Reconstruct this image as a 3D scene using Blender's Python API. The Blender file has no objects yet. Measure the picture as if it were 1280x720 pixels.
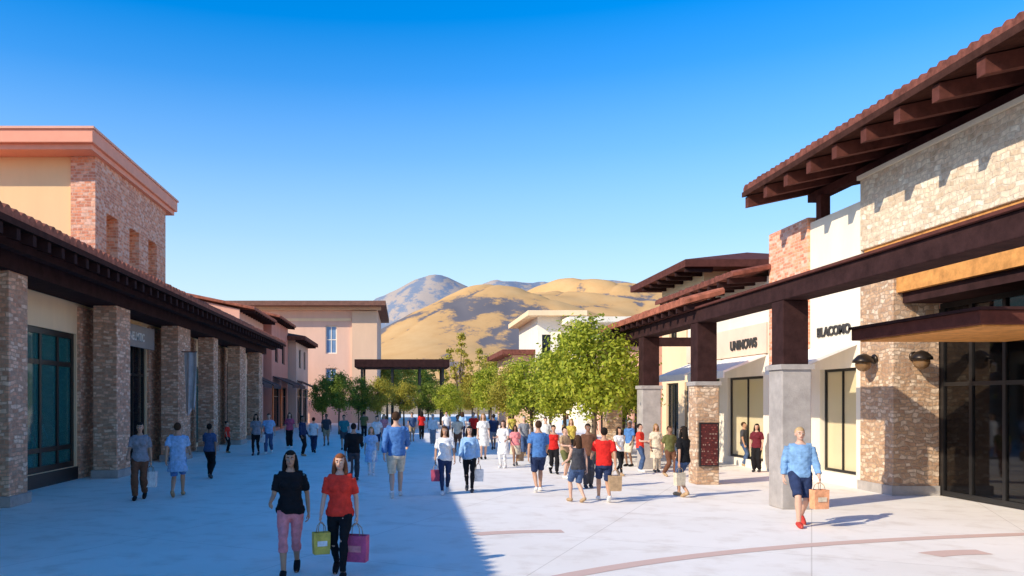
import bpy, bmesh, math, random
import numpy as np
from mathutils import Vector, Matrix, noise
random.seed(7); np.random.seed(7)
C = bpy.context.scene.collection
TS = bpy.data.scenes.new('tmp'); TV = TS.view_layers[0]
CX, CY, F, CH = 505.0, 500.0, 1000.0, 2.15
R = math.radians
def gx(px, D): return (px-CX)/F*D
def gz(py, D): return CH+(CY-py)/F*D
def gd(fy): return CH*F/(fy-CY)
def evalmesh(o):
    TS.collection.objects.link(o); TV.update(); dg = TV.depsgraph
    r = bpy.data.meshes.new_from_object(o.evaluated_get(dg)); bpy.data.objects.remove(o); return r

# ------------------------------------------------------------------ materials
def nm(name):
    m = bpy.data.materials.new(name); m.use_nodes = True
    nt = m.node_tree; b = nt.nodes['Principled BSDF']; return m, nt, b
def N(nt, t, **kw):
    n = nt.nodes.new(t)
    for k, v in kw.items(): setattr(n, k, v)
    return n
def c4(c, k=1.0): return (min(c[0]*k,1), min(c[1]*k,1), min(c[2]*k,1), 1)
def plain(name, col, rough=.85, var=.15, scale=2.0, bump=0.0, metal=0.0, fine=None, spec=None, streak=False):
    m, nt, b = nm(name)
    g = N(nt, 'ShaderNodeNewGeometry')
    n1 = N(nt, 'ShaderNodeTexNoise'); n1.inputs['Scale'].default_value = scale; n1.inputs['Detail'].default_value = 6
    n1.inputs['Roughness'].default_value = .65
    if streak:
        mp = N(nt, 'ShaderNodeMapping'); mp.inputs['Scale'].default_value = (1,1,.25); nt.links.new(g.outputs['Position'], mp.inputs[0]); nt.links.new(mp.outputs[0], n1.inputs['Vector'])
    else: nt.links.new(g.outputs['Position'], n1.inputs['Vector'])
    r = N(nt, 'ShaderNodeValToRGB'); r.color_ramp.elements[0].position = .3; r.color_ramp.elements[1].position = .7
    r.color_ramp.elements[0].color = c4(col, 1-var); r.color_ramp.elements[1].color = c4(col, 1+var)
    nt.links.new(n1.outputs['Fac'], r.inputs['Fac']); nt.links.new(r.outputs['Color'], b.inputs['Base Color'])
    b.inputs['Roughness'].default_value = rough; b.inputs['Metallic'].default_value = metal
    if spec is not None: b.inputs['Specular IOR Level'].default_value = spec
    if bump:
        n2 = N(nt, 'ShaderNodeTexNoise'); n2.inputs['Scale'].default_value = fine or scale*12; n2.inputs['Detail'].default_value = 4
        nt.links.new(g.outputs['Position'], n2.inputs['Vector'])
        bp = N(nt, 'ShaderNodeBump'); bp.inputs['Strength'].default_value = bump; bp.inputs['Distance'].default_value = .02
        nt.links.new(n2.outputs['Fac'], bp.inputs['Height']); nt.links.new(bp.outputs['Normal'], b.inputs['Normal'])
    return m
def masonry(name, cols, bw, bh, mortar, ms=.015, bump=.8, wob=.06):
    m, nt, b = nm(name)
    g = N(nt, 'ShaderNodeNewGeometry'); s = N(nt, 'ShaderNodeSeparateXYZ'); nt.links.new(g.outputs['Position'], s.inputs[0])
    a = N(nt, 'ShaderNodeMath', operation='ADD'); nt.links.new(s.outputs[0], a.inputs[0]); nt.links.new(s.outputs[1], a.inputs[1])
    cb = N(nt, 'ShaderNodeCombineXYZ'); nt.links.new(a.outputs[0], cb.inputs[0]); nt.links.new(s.outputs[2], cb.inputs[1])
    no = N(nt, 'ShaderNodeTexNoise'); no.inputs['Scale'].default_value = 2.2; no.inputs['Detail'].default_value = 3
    nt.links.new(cb.outputs[0], no.inputs['Vector'])
    vm = N(nt, 'ShaderNodeVectorMath', operation='SCALE'); vm.inputs['Scale'].default_value = wob*2
    nt.links.new(no.outputs['Color'], vm.inputs[0])
    va = N(nt, 'ShaderNodeVectorMath', operation='ADD'); nt.links.new(cb.outputs[0], va.inputs[0]); nt.links.new(vm.outputs[0], va.inputs[1])
    br = N(nt, 'ShaderNodeTexBrick'); br.offset = .37; br.squash = .7; br.squash_frequency = 3
    br.inputs['Color1'].default_value = (0,0,0,1); br.inputs['Color2'].default_value = (1,1,1,1); br.inputs['Mortar'].default_value = (.5,.5,.5,1)
    br.inputs['Scale'].default_value = 1; br.inputs['Mortar Size'].default_value = ms; br.inputs['Brick Width'].default_value = bw
    br.inputs['Row Height'].default_value = bh; br.inputs['Mortar Smooth'].default_value = .3
    nt.links.new(va.outputs[0], br.inputs['Vector'])
    r = N(nt, 'ShaderNodeValToRGB'); r.color_ramp.interpolation = 'CONSTANT'
    el = r.color_ramp.elements
    el[0].position = 0; el[0].color = c4(cols[0]); el[1].position = 1/len(cols); el[1].color = c4(cols[1])
    for i in range(2, len(cols)):
        e = el.new(i/len(cols)); e.color = c4(cols[i])
    nt.links.new(br.outputs['Color'], r.inputs['Fac'])
    n3 = N(nt, 'ShaderNodeTexNoise'); n3.inputs['Scale'].default_value = 9; n3.inputs['Detail'].default_value = 6; nt.links.new(cb.outputs[0], n3.inputs['Vector'])
    mr = N(nt, 'ShaderNodeMapRange'); mr.inputs[1].default_value = .3; mr.inputs[2].default_value = .7; mr.inputs[3].default_value = .75; mr.inputs[4].default_value = 1.2
    nt.links.new(n3.outputs['Fac'], mr.inputs[0])
    mu = N(nt, 'ShaderNodeVectorMath', operation='SCALE'); nt.links.new(r.outputs['Color'], mu.inputs[0]); nt.links.new(mr.outputs[0], mu.inputs['Scale'])
    mx = N(nt, 'ShaderNodeMixRGB'); mx.inputs[2].default_value = c4(mortar)
    nt.links.new(br.outputs['Fac'], mx.inputs[0]); nt.links.new(mu.outputs[0], mx.inputs[1]); nt.links.new(mx.outputs[0], b.inputs['Base Color'])
    b.inputs['Roughness'].default_value = .9; b.inputs['Specular IOR Level'].default_value = .2
    inv = N(nt, 'ShaderNodeMath', operation='SUBTRACT'); inv.inputs[0].default_value = 1; nt.links.new(br.outputs['Fac'], inv.inputs[1])
    ad = N(nt, 'ShaderNodeMath', operation='ADD'); nt.links.new(inv.outputs[0], ad.inputs[0]); nt.links.new(n3.outputs['Fac'], ad.inputs[1])
    bp = N(nt, 'ShaderNodeBump'); bp.inputs['Strength'].default_value = bump; bp.inputs['Distance'].default_value = .03
    nt.links.new(ad.outputs[0], bp.inputs['Height']); nt.links.new(bp.outputs['Normal'], b.inputs['Normal'])
    return m
def glass(name, col, mixf):
    m, nt, b = nm(name)
    b.inputs['Base Color'].default_value = c4(col); b.inputs['Roughness'].default_value = .04
    t = N(nt, 'ShaderNodeBsdfTransparent'); t.inputs[0].default_value = c4((.75,.85,.85))
    mx = N(nt, 'ShaderNodeMixShader'); mx.inputs[0].default_value = mixf
    out = nt.nodes['Material Output']
    nt.links.new(b.outputs[0], mx.inputs[1]); nt.links.new(t.outputs[0], mx.inputs[2]); nt.links.new(mx.outputs[0], out.inputs[0])
    return m
def leafmat(name, c1, c2, c3):
    m, nt, b = nm(name)
    g = N(nt, 'ShaderNodeNewGeometry'); r = N(nt, 'ShaderNodeValToRGB')
    el = r.color_ramp.elements; el[0].color = c4(c1); el[1].color = c4(c3); e = el.new(.5); e.color = c4(c2)
    nt.links.new(g.outputs['Random Per Island'], r.inputs['Fac']); nt.links.new(r.outputs[0], b.inputs['Base Color'])
    b.inputs['Roughness'].default_value = .6; b.inputs['Specular IOR Level'].default_value = .25
    t = N(nt, 'ShaderNodeBsdfTranslucent'); nt.links.new(r.outputs[0], t.inputs[0])
    mx = N(nt, 'ShaderNodeMixShader'); mx.inputs[0].default_value = .42
    nt.links.new(b.outputs[0], mx.inputs[1]); nt.links.new(t.outputs[0], mx.inputs[2]); nt.links.new(mx.outputs[0], nt.nodes['Material Output'].inputs[0])
    return m
def plazamat():
    m, nt, b = nm('pale_concrete')
    g = N(nt, 'ShaderNodeNewGeometry')
    n1 = N(nt, 'ShaderNodeTexNoise'); n1.inputs['Scale'].default_value = .35; n1.inputs['Detail'].default_value = 8; n1.inputs['Roughness'].default_value = .65
    nt.links.new(g.outputs['Position'], n1.inputs['Vector'])
    r = N(nt, 'ShaderNodeValToRGB'); el = r.color_ramp.elements; el[0].position = .3; el[1].position = .72
    el[0].color = (.87,.80,.71,1); el[1].color = (.96,.90,.82,1); nt.links.new(n1.outputs['Fac'], r.inputs[0])
    br = N(nt, 'ShaderNodeTexBrick'); br.offset = .0
    br.inputs['Scale'].default_value = 1; br.inputs['Brick Width'].default_value = 3.1; br.inputs['Row Height'].default_value = 3.1; br.inputs['Mortar Size'].default_value = .009
    br.inputs['Color1'].default_value = (.96,.96,.96,1); br.inputs['Color2'].default_value = (1.0,1.0,1.0,1); br.inputs['Mortar'].default_value = (.76,.74,.72,1)
    mp = N(nt, 'ShaderNodeMapping'); mp.inputs['Rotation'].default_value = (0,0,R(27)); nt.links.new(g.outputs['Position'], mp.inputs[0]); nt.links.new(mp.outputs[0], br.inputs['Vector'])
    mu = N(nt, 'ShaderNodeMixRGB', blend_type='MULTIPLY'); mu.inputs[0].default_value = 1
    nt.links.new(r.outputs[0], mu.inputs[1]); nt.links.new(br.outputs['Color'], mu.inputs[2])
    n2 = N(nt, 'ShaderNodeTexNoise'); n2.inputs['Scale'].default_value = 1.7; n2.inputs['Detail'].default_value = 7; n2.inputs['Roughness'].default_value = .6; nt.links.new(g.outputs['Position'], n2.inputs['Vector'])
    r2 = N(nt, 'ShaderNodeValToRGB'); r2.color_ramp.elements[0].position = .3; r2.color_ramp.elements[0].color = (.86,.83,.80,1); r2.color_ramp.elements[1].position = .5; r2.color_ramp.elements[1].color = (1,1,1,1)
    nt.links.new(n2.outputs['Fac'], r2.inputs[0])
    m2 = N(nt, 'ShaderNodeMixRGB', blend_type='MULTIPLY'); m2.inputs[0].default_value = 1
    nt.links.new(mu.outputs[0], m2.inputs[1]); nt.links.new(r2.outputs[0], m2.inputs[2]); nt.links.new(m2.outputs[0], b.inputs['Base Color'])
    b.inputs['Roughness'].default_value = .8; b.inputs['Specular IOR Level'].default_value = .3
    n4 = N(nt, 'ShaderNodeTexNoise'); n4.inputs['Scale'].default_value = 60; nt.links.new(g.outputs['Position'], n4.inputs['Vector'])
    bp = N(nt, 'ShaderNodeBump'); bp.inputs['Strength'].default_value = .12; bp.inputs['Distance'].default_value = .01
    nt.links.new(n4.outputs['Fac'], bp.inputs['Height']); nt.links.new(bp.outputs[0], b.inputs['Normal'])
    return m
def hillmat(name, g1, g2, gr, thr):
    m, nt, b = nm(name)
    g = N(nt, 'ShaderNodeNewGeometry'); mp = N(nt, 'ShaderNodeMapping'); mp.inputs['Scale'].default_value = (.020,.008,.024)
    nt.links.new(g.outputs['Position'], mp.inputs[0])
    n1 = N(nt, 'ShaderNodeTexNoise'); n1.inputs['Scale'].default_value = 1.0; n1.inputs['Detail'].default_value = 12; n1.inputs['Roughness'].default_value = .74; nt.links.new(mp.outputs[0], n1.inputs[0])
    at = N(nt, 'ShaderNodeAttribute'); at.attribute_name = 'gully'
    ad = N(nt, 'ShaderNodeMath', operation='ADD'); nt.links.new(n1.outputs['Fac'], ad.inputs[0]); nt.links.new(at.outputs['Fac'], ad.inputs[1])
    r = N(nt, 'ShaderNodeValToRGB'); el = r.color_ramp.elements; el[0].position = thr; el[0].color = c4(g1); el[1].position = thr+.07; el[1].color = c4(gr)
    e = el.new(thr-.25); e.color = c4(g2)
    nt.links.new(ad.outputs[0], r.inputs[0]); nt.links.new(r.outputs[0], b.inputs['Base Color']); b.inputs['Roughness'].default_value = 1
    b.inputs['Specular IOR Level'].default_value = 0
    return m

M = dict(
 plaza=plazamat(),
 ground=plain('dry_ground', (.36,.24,.12), 1, .3, .05),
 band=masonry('rose_paver', [(.68,.34,.26),(.74,.40,.31),(.62,.31,.24),(.78,.44,.35)], .3,.15,(.68,.48,.40),.008,.2,.0),
 stone=masonry('pale_fieldstone', [(.78,.62,.45),(.83,.70,.53),(.66,.50,.35),(.80,.66,.49),(.86,.75,.59),(.71,.55,.40),(.82,.68,.51)], .22,.115,(.72,.59,.45),.012,.9,.13),
 pier=masonry('brown_ledgestone', [(.64,.41,.25),(.48,.29,.18),(.70,.49,.33),(.56,.35,.21),(.74,.56,.40),(.52,.33,.21)], .18,.09,(.48,.34,.24),.011,1,.16),
 lpier=masonry('rose_ledgestone', [(.80,.42,.26),(.60,.31,.19),(.90,.55,.36),(.70,.38,.24),(.92,.64,.45),(.60,.36,.24)], .22,.08,(.60,.37,.25),.010,1,.10),
 brick=masonry('red_brick', [(.90,.38,.22),(.82,.32,.19),(.95,.48,.31),(.74,.28,.17),(.93,.55,.40)], .22,.09,(.84,.52,.38),.010,.7,.05),
 cream=plain('cream_stucco', (.92,.68,.42), .9, .06, 1.2, .15, spec=.2, streak=True),
 peach=plain('peach_stucco', (.98,.64,.34), .9, .04, 1.2, .15, spec=.2, streak=True),
 ivory=plain('ivory_stucco', (.90,.81,.65), .9, .07, 1.2, .15, spec=.2, streak=True),
 white=plain('white_stucco', (.88,.80,.68), .9, .06, 1.2, .1, spec=.2, streak=True),
 pink=plain('salmon_stucco', (.88,.47,.34), .9, .08, 1.0, .15, spec=.2, streak=True),
 rose=plain('rose_stucco', (.76,.31,.22), .9, .08, 1.0, .15, spec=.2, streak=True),
 tan=plain('tan_stucco', (.80,.54,.36), .9, .08, .6, .12, spec=.2, streak=True),
 mauve=plain('pink_tan_stucco', (.80,.52,.39), .9, .08, .6, .12, spec=.2, streak=True),
 fascia=plain('pinkish_tan_fascia', (.86,.64,.50), .9, .07, 1.5, .1, spec=.2),
 coral=plain('coral_fascia', (.95,.40,.26), .7, .06, 2, .05, spec=.2),
 wood=plain('dark_brown_timber', (.040,.018,.017), .9, .35, 4, .2, spec=.1),
 redwood=plain('red_brown_timber', (.110,.036,.027), .85, .3, 4, .2, spec=.15),
 brownroof=plain('brown_roof_edge', (.22,.11,.08), .85, .2, 3, .2, spec=.15),
 cedar=plain('golden_cedar', (.62,.28,.08), .7, .3, 5, .2, spec=.2),
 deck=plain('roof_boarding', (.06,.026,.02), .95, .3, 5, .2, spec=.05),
 tile=plain('terracotta_tile', (.36,.12,.07), .85, .5, 5, .3, spec=.15),
 dtile=plain('dark_clay_tile', (.19,.065,.045), .85, .5, 5, .3, spec=.15),
 conc=plain('grey_concrete', (.40,.36,.33), .85, .22, 3, .3),
 metal=plain('black_metal', (.015,.014,.014), .4, .2, 6),
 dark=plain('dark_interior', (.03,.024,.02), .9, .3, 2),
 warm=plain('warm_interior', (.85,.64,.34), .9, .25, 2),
 glass=glass('shop_glass', (.02,.025,.03), .35),
 cglass=glass('clear_glass', (.02,.025,.03), .82),
 wglass=glass('painted_lit_glass', (.86,.72,.45), .2),  # cream pane colour stands in for warm-lit windows
 dglass=glass('dark_glass', (.006,.005,.005), .2),
 teal=glass('teal_glass', (.03,.22,.21), .5),
 blue=plain('blue_pane', (.16,.28,.46), .15, .2, 1),
 canvas=plain('pale_canvas', (.95,.90,.83), .9, .04, 3, spec=.1),
 bcanvas=plain('brown_canvas', (.10,.045,.035), .9, .2, 3),
 orange=plain('orange_paint', (.88,.20,.05), .7, .2, 2),
 grey=plain('grey_cloth', (.50,.48,.48), .9, .15, 5),
 sign=plain('grey_sign', (.24,.20,.18), .6, .1, 3),
 sletter=plain('pale_letter', (.62,.6,.56), .5, .05, 3),
 ink=plain('charcoal_letter', (.05,.045,.042), .6, .2, 3),
 poster=masonry('maroon_print', [(.10,.022,.02),(.07,.015,.016),(.30,.18,.14),(.10,.02,.02),(.2,.05,.04)], .07,.055,(.08,.018,.018),.012,.05,.0),
 plaster=plain('white_plaster', (.75,.74,.72), .6, .05, 3),
 bark=plain('grey_bark', (.13,.09,.06), .95, .35, 8, .6),
 lamp=plain('bronze_lamp', (.04,.028,.02), .35, .2, 5, metal=.6),
 globe=plain('amber_glass', (.22,.12,.05), .2, .1, 5),
 hill=hillmat('golden_hill', (.60,.35,.145), (.67,.42,.19), (.165,.15,.155), .56),
 fhill=hillmat('hazed_far_hill', (.42,.35,.30), (.46,.37,.30), (.20,.24,.31), .45),  # bluish distance haze painted into the hill colours
 leafA=leafmat('bright_leaves', (.22,.28,.025), (.42,.46,.035), (.60,.58,.08)),
 leafB=leafmat('green_leaves', (.10,.16,.02), (.20,.27,.035), (.32,.37,.06)),
 leafC=leafmat('yellow_leaves', (.32,.28,.035), (.52,.43,.06), (.40,.39,.055)),
)
# ------------------------------------------------------------------ mesh builder
class MB:
    def __init__(s): s.v = []; s.f = []
    def add(s, vs, fs):
        o = len(s.v); s.v += [tuple(v) for v in vs]; s.f += [tuple(i+o for i in f) for f in fs]; return s
    def box(s, x0,x1,y0,y1,z0,z1):
        return s.add([(x0,y0,z0),(x1,y0,z0),(x1,y1,z0),(x0,y1,z0),(x0,y0,z1),(x1,y0,z1),(x1,y1,z1),(x0,y1,z1)],
              [(0,3,2,1),(4,5,6,7),(0,1,5,4),(1,2,6,5),(2,3,7,6),(3,0,4,7)])
    def loft(s, rings):
        n = len(rings[0]); vs = [p for r in rings for p in r]; fs = []
        for i in range(len(rings)-1):
            for j in range(n):
                k = (j+1) % n; fs.append((i*n+j, i*n+k, (i+1)*n+k, (i+1)*n+j))
        fs.append(tuple(range(n-1,-1,-1))); fs.append(tuple((len(rings)-1)*n+j for j in range(n)))
        return s.add(vs, fs)
    def tube(s, pts, rads, n=10):
        pts = [Vector(p) for p in pts]; rings = []; up = None
        for i, p in enumerate(pts):
            t = (pts[min(i+1,len(pts)-1)]-pts[max(i-1,0)]).normalized()
            if up is None:
                up = Vector((1,0,0)) if abs(t.x) < .8 else Vector((0,0,1))
            a = (up - t*up.dot(t)).normalized(); up = a; b = t.cross(a)
            rings.append([p + a*math.cos(q*2*math.pi/n)*rads[i] + b*math.sin(q*2*math.pi/n)*rads[i] for q in range(n)])
        return s.loft(rings)
    def rings(s, rs, n=16):
        return s.loft([[(cx+rx*math.cos(q*2*math.pi/n), cy+ry*math.sin(q*2*math.pi/n), z) for q in range(n)] for (z,rx,ry,cx,cy) in rs])
    def ell(s, c, r, nu=14, nv=10):
        rs = []
        for i in range(nv+1):
            a = -math.pi/2 + math.pi*(i+.02)/(nv+.04); k = math.cos(a)
            rs.append((c[2]+r[2]*math.sin(a), max(r[0]*k,1e-4), max(r[1]*k,1e-4), c[0], c[1]))
        return s.rings(rs, nu)
    def mesh(s, name, off=(0,0,0)):
        me = bpy.data.meshes.new(name)
        me.from_pydata([(v[0]-off[0],v[1]-off[1],v[2]-off[2]) for v in s.v], [], s.f); me.update()
        return me
    def build(s, name, mat, parent=None, loc=None, smooth=False, bevel=0):
        off = (0,0,0)
        if parent is not None:
            o = parent
            while o.parent: o = o.parent
            off = tuple(o.location)
        elif loc is not None: off = loc
        me = s.mesh(name, off); me.materials.append(mat)
        if smooth:
            for p in me.polygons: p.use_smooth = True
        ob = bpy.data.objects.new(name, me); C.objects.link(ob)
        if parent is not None: ob.parent = parent
        elif loc is not None: ob.location = loc
        if bevel:
            b = ob.modifiers.new('b','BEVEL'); b.width = bevel; b.segments = 2; b.limit_method = 'ANGLE'
        return ob
def box(name, mat, parent, x0,x1,y0,y1,z0,z1, bevel=0):
    return MB().box(x0,x1,y0,y1,z0,z1).build(name, mat, parent, bevel=bevel)
def tag(o, label, cat, group=None):
    o['label'] = label; o['category'] = cat
    if group: o['group'] = group
    return o
def empty(name, loc, label, cat, group=None):
    o = bpy.data.objects.new(name, None); C.objects.link(o); o.location = loc; o.empty_display_size = .2
    return tag(o, label, cat, group)
def struct(o): o['kind'] = 'structure'; return o
def part_copy(o, dx=0, dy=0, dz=0):
    c = o.copy(); C.objects.link(c); c.parent = o.parent; c.location = o.location + Vector((dx,dy,dz)); return c
# wall with openings. axis 'x': lies in plane x = p..p+t, a runs along y; axis 'y': plane y = p..p+t, a runs along x
def wall(axis, p, t, a0,a1,z0,z1, ops):
    A = sorted(set([a0,a1]+[q for o in ops for q in o[:2] if a0<q<a1])); Z = sorted(set([z0,z1]+[q for o in ops for q in o[2:] if z0<q<z1]))
    def solid(i,j):
        if i<0 or j<0 or i>=len(A)-1 or j>=len(Z)-1: return False
        a=(A[i]+A[i+1])/2; z=(Z[j]+Z[j+1])/2
        return not any(o[0]<a<o[1] and o[2]<z<o[3] for o in ops)
    mb = MB()
    def P(a,d,z): return (p+d*t,a,z) if axis=='x' else (a,p+d*t,z)
    for i in range(len(A)-1):
        for j in range(len(Z)-1):
            if not solid(i,j): continue
            l,h,b,u = A[i],A[i+1],Z[j],Z[j+1]
            for d in (0,1): mb.add([P(l,d,b),P(h,d,b),P(h,d,u),P(l,d,u)],[(0,1,2,3)])
            if not solid(i-1,j): mb.add([P(l,0,b),P(l,1,b),P(l,1,u),P(l,0,u)],[(0,1,2,3)])
            if not solid(i+1,j): mb.add([P(h,0,b),P(h,1,b),P(h,1,u),P(h,0,u)],[(0,1,2,3)])
            if not solid(i,j-1): mb.add([P(l,0,b),P(h,0,b),P(h,1,b),P(l,1,b)],[(0,1,2,3)])
            if not solid(i,j+1): mb.add([P(l,0,u),P(h,0,u),P(h,1,u),P(l,1,u)],[(0,1,2,3)])
    return mb
def window(parent, axis, p, a0,a1,z0,z1, nm_=1, hz=(), fw=.07, fm=None, pm=None, name='window', dp=.05):
    mb = MB(); fm = fm or M['metal']; pm = pm or M['glass']
    def bx(l,h,b,u,d):
        if axis=='x': mb.box(p-d,p+d,l,h,b,u)
        else: mb.box(l,h,p-d,p+d,b,u)
    bx(a0,a0+fw,z0,z1,dp); bx(a1-fw,a1,z0,z1,dp); bx(a0+fw,a1-fw,z0,z0+fw,dp); bx(a0+fw,a1-fw,z1-fw,z1,dp)
    for i in range(1,nm_):
        a = a0+(a1-a0)*i/nm_; bx(a-fw*.4,a+fw*.4,z0+fw,z1-fw,dp*.9)
    for z in hz: bx(a0+fw,a1-fw,z-fw*.4,z+fw*.4,dp*.8)
    f = mb.build(name, fm, parent)
    g = MB()
    if axis=='x': g.box(p-.008,p+.008,a0+fw*.5,a1-fw*.5,z0+fw*.5,z1-fw*.5)
    else: g.box(a0+fw*.5,a1-fw*.5,p-.008,p+.008,z0+fw*.5,z1-fw*.5)
    g.build('pane', pm, f)
    return f
def tile_slab(xe,ze,xr,zr,y0,y1,pitch=.26,th=.1,hh=.085):
    mb = MB(); n = max(2,int(round(abs(y1-y0)/pitch))); w = (y1-y0)/n; prof = []
    rnd = random.Random(int(y1*10)+int(ze*100))
    for i in range(n):
        q = hh*rnd.uniform(.82,1.15)
        for k in range(6):
            t = k/6; prof.append((y0+(i+t)*w, q*abs(math.sin(math.pi*t))))
    prof.append((y1,0.0)); L = len(prof); vs = []; fs = []
    for (x,z) in ((xe,ze),(xr,zr)):
        for (y,h) in prof: vs.append((x,y,z+th+h))
        for (y,h) in prof: vs.append((x,y,z))
    for i in range(L-1):
        fs.append((i,i+1,2*L+i+1,2*L+i)); fs.append((L+i,3*L+i,3*L+i+1,L+i+1))
        fs.append((i,L+i,L+i+1,i+1)); fs.append((2*L+i,2*L+i+1,3*L+i+1,3*L+i))
    fs.append((0,2*L,3*L,L)); fs.append((L-1,2*L-1,4*L-1,3*L-1))
    return mb.add(vs,fs)
def rafters(parent, mat, xa, za, xb, zb, ys, w=.12, h=.18, name='rafter'):
    first = None
    for y in ys:
        if first is None:
            y0 = y
            first = MB().add([(xa,y-w/2,za-h),(xa,y+w/2,za-h),(xa,y+w/2,za),(xa,y-w/2,za),(xb,y-w/2,zb-h),(xb,y+w/2,zb-h),(xb,y+w/2,zb),(xb,y-w/2,zb)],
                     [(0,1,2,3),(4,7,6,5),(0,4,5,1),(1,5,6,2),(2,6,7,3),(3,7,4,0)]).build(name, mat, parent)
        else: part_copy(first, 0, y-y0, 0)
def text(name, s, size, xdir, origin, mat, parent, ext=.02, bold=.018):
    cu = bpy.data.curves.new('t','FONT'); cu.body = s; cu.size = size; cu.extrude = ext; cu.space_character = .98; cu.offset = size*bold
    o = bpy.data.objects.new('t', cu)
    me = evalmesh(o)
    X = Vector(xdir); Z = Vector((0,0,1)); Nn = X.cross(Z)
    m = Matrix((X,Z,Nn)).transposed()
    r = parent
    while r.parent: r = r.parent
    for v in me.vertices: v.co = m @ v.co + Vector(origin) - r.location
    me.materials.clear(); me.materials.append(mat)
    ob = bpy.data.objects.new(name, me); C.objects.link(ob); ob.parent = parent; return ob

# ------------------------------------------------------------------ ground
def sheet(name, pts, z, mat):
    me = bpy.data.meshes.new(name); me.from_pydata([(x,y,z) for x,y in pts],[],[tuple(range(len(pts)))]); me.materials.append(mat)
    o = bpy.data.objects.new(name, me); C.objects.link(o); return struct(o)
sheet('ground', [(-5000,-3000),(5000,-3000),(5000,6000),(-5000,6000)], -.004, M['ground'])
sheet('plaza_paving', [(-30,-20),(30,-20),(30,120),(-30,120)], .0, M['plaza'])
def strip(name, pts, w, z, mat):
    vs = []; fs = []
    for i,(x,y) in enumerate(pts):
        a = Vector(pts[max(i-1,0)]); b = Vector(pts[min(i+1,len(pts)-1)]); t = (b-a).normalized(); n = Vector((-t.y,t.x))
        vs += [(x+n.x*w/2,y+n.y*w/2,z),(x-n.x*w/2,y-n.y*w/2,z)]
    for i in range(len(pts)-1): fs.append((2*i,2*i+1,2*i+3,2*i+2))
    me = bpy.data.meshes.new(name); me.from_pydata(vs,[],fs); me.materials.append(mat)
    o = bpy.data.objects.new(name, me); C.objects.link(o); return struct(o)
def arc(p0,p1,p2,n=16):
    return [((1-t)**2*p0[0]+2*t*(1-t)*p1[0]+t*t*p2[0],(1-t)**2*p0[1]+2*t*(1-t)*p1[1]+t*t*p2[1]) for t in [i/n for i in range(n+1)]]
strip('paving_band', arc((1.3,9.2),(4.4,12.0),(10.5,12.9)), .24, .004, M['band'])
strip('paving_band', arc((1.15,12.8),(1.7,13.1),(2.6,13.1)), .28, .004, M['band'])
strip('paving_band', arc((7.3,11.1),(7.7,11.3),(8.2,11.3)), .34, .004, M['band'])

# ------------------------------------------------------------------ hills
def hills(name, mat, peaks, x0,x1,y0,y1, nx, ny, amp, power=4):
    vs = []; gul = []
    for j in range(ny+1):
        for i in range(nx+1):
            x = x0+(x1-x0)*i/nx; y = y0+(y1-y0)*j/ny; s = 0
            wx = x + 26*noise.noise(Vector((x*.005,y*.003,3)))
            for (px,py,D,sx,sy) in peaks:
                h = gz(py,D); a = ((wx-gx(px,D))/sx)**2+((y-D)/sy)**2; q = h/(1+.9*a+.25*a*a); s += q**power
            s = s**(1/power)
            r = noise.noise(Vector((x*.0075+y*.003,y*.0022,1.7))); r2 = noise.noise(Vector((x*.02-y*.005,y*.006,5.1)))
            g = max(0,1-abs(r)*4.2)**2; g2 = max(0,1-abs(r2)*3.6)**2
            edge = min(1, min(i,nx-i)/6, min(j,ny-j)/6)
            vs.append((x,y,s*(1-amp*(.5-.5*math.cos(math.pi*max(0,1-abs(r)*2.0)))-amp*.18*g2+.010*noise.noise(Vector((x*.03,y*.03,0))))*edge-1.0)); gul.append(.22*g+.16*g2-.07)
    fs = [(j*(nx+1)+i,j*(nx+1)+i+1,(j+1)*(nx+1)+i+1,(j+1)*(nx+1)+i) for j in range(ny) for i in range(nx)]
    me = bpy.data.meshes.new(name); me.from_pydata(vs,[],fs); me.materials.append(mat)
    a = me.attributes.new('gully','FLOAT','POINT'); a.data.foreach_set('value', gul)
    for p in me.polygons: p.use_smooth = True
    o = bpy.data.objects.new(name, me); C.objects.link(o); return struct(o)
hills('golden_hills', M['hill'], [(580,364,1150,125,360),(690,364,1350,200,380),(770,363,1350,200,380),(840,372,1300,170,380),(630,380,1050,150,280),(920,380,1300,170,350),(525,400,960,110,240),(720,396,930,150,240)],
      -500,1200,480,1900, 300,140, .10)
hills('distant_hills', M['fhill'], [(540,349,1990,170,320),(470,378,2000,170,300),(620,356,2050,200,300),(700,358,2100,220,300),(780,358,2100,240,300)], -900,1500,1650,2600, 150,50,.06)

# ------------------------------------------------------------------ left arcade building
XC0, XC1, XW = -8.55, -7.9, -8.95
ab = empty('arcade_building', (-10,15,0), 'long low shaded shop arcade with stone columns and dark timber eaves', 'building')
ops = [(16.9,21.85,.35,3.95),(23.2,27.8,0,4.2),(29.8,33.0,0,4.1),(34.2,38.3,.3,3.6),(40.1,43.3,.3,4.1),(10.9,15.9,.35,3.95)]
wall('x', XW-.25,.25,-8,45.5,0,4.9,ops).build('wall', M['cream'], ab)
box('frieze', M['wood'], ab, XW-.25,XW-.002,-8,45.5,4.902,5.84)
MB().box(-16,XW-.251,45.2,45.5,0,5.75).box(-16,XW-.251,-8,-7.7,0,5.75).box(-16.3,-16.001,-8,45.5,0,5.9).build('wall', M['tan'], ab)
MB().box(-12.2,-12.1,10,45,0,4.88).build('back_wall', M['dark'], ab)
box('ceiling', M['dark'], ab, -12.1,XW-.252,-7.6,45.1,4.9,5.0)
box('partition', M['warm'], ab, -12.05,XW-.255,16.2,16.35,.05,4.88)
box('partition', M['warm'], ab, -12.05,XW-.255,22.3,22.45,.05,4.88)
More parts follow.
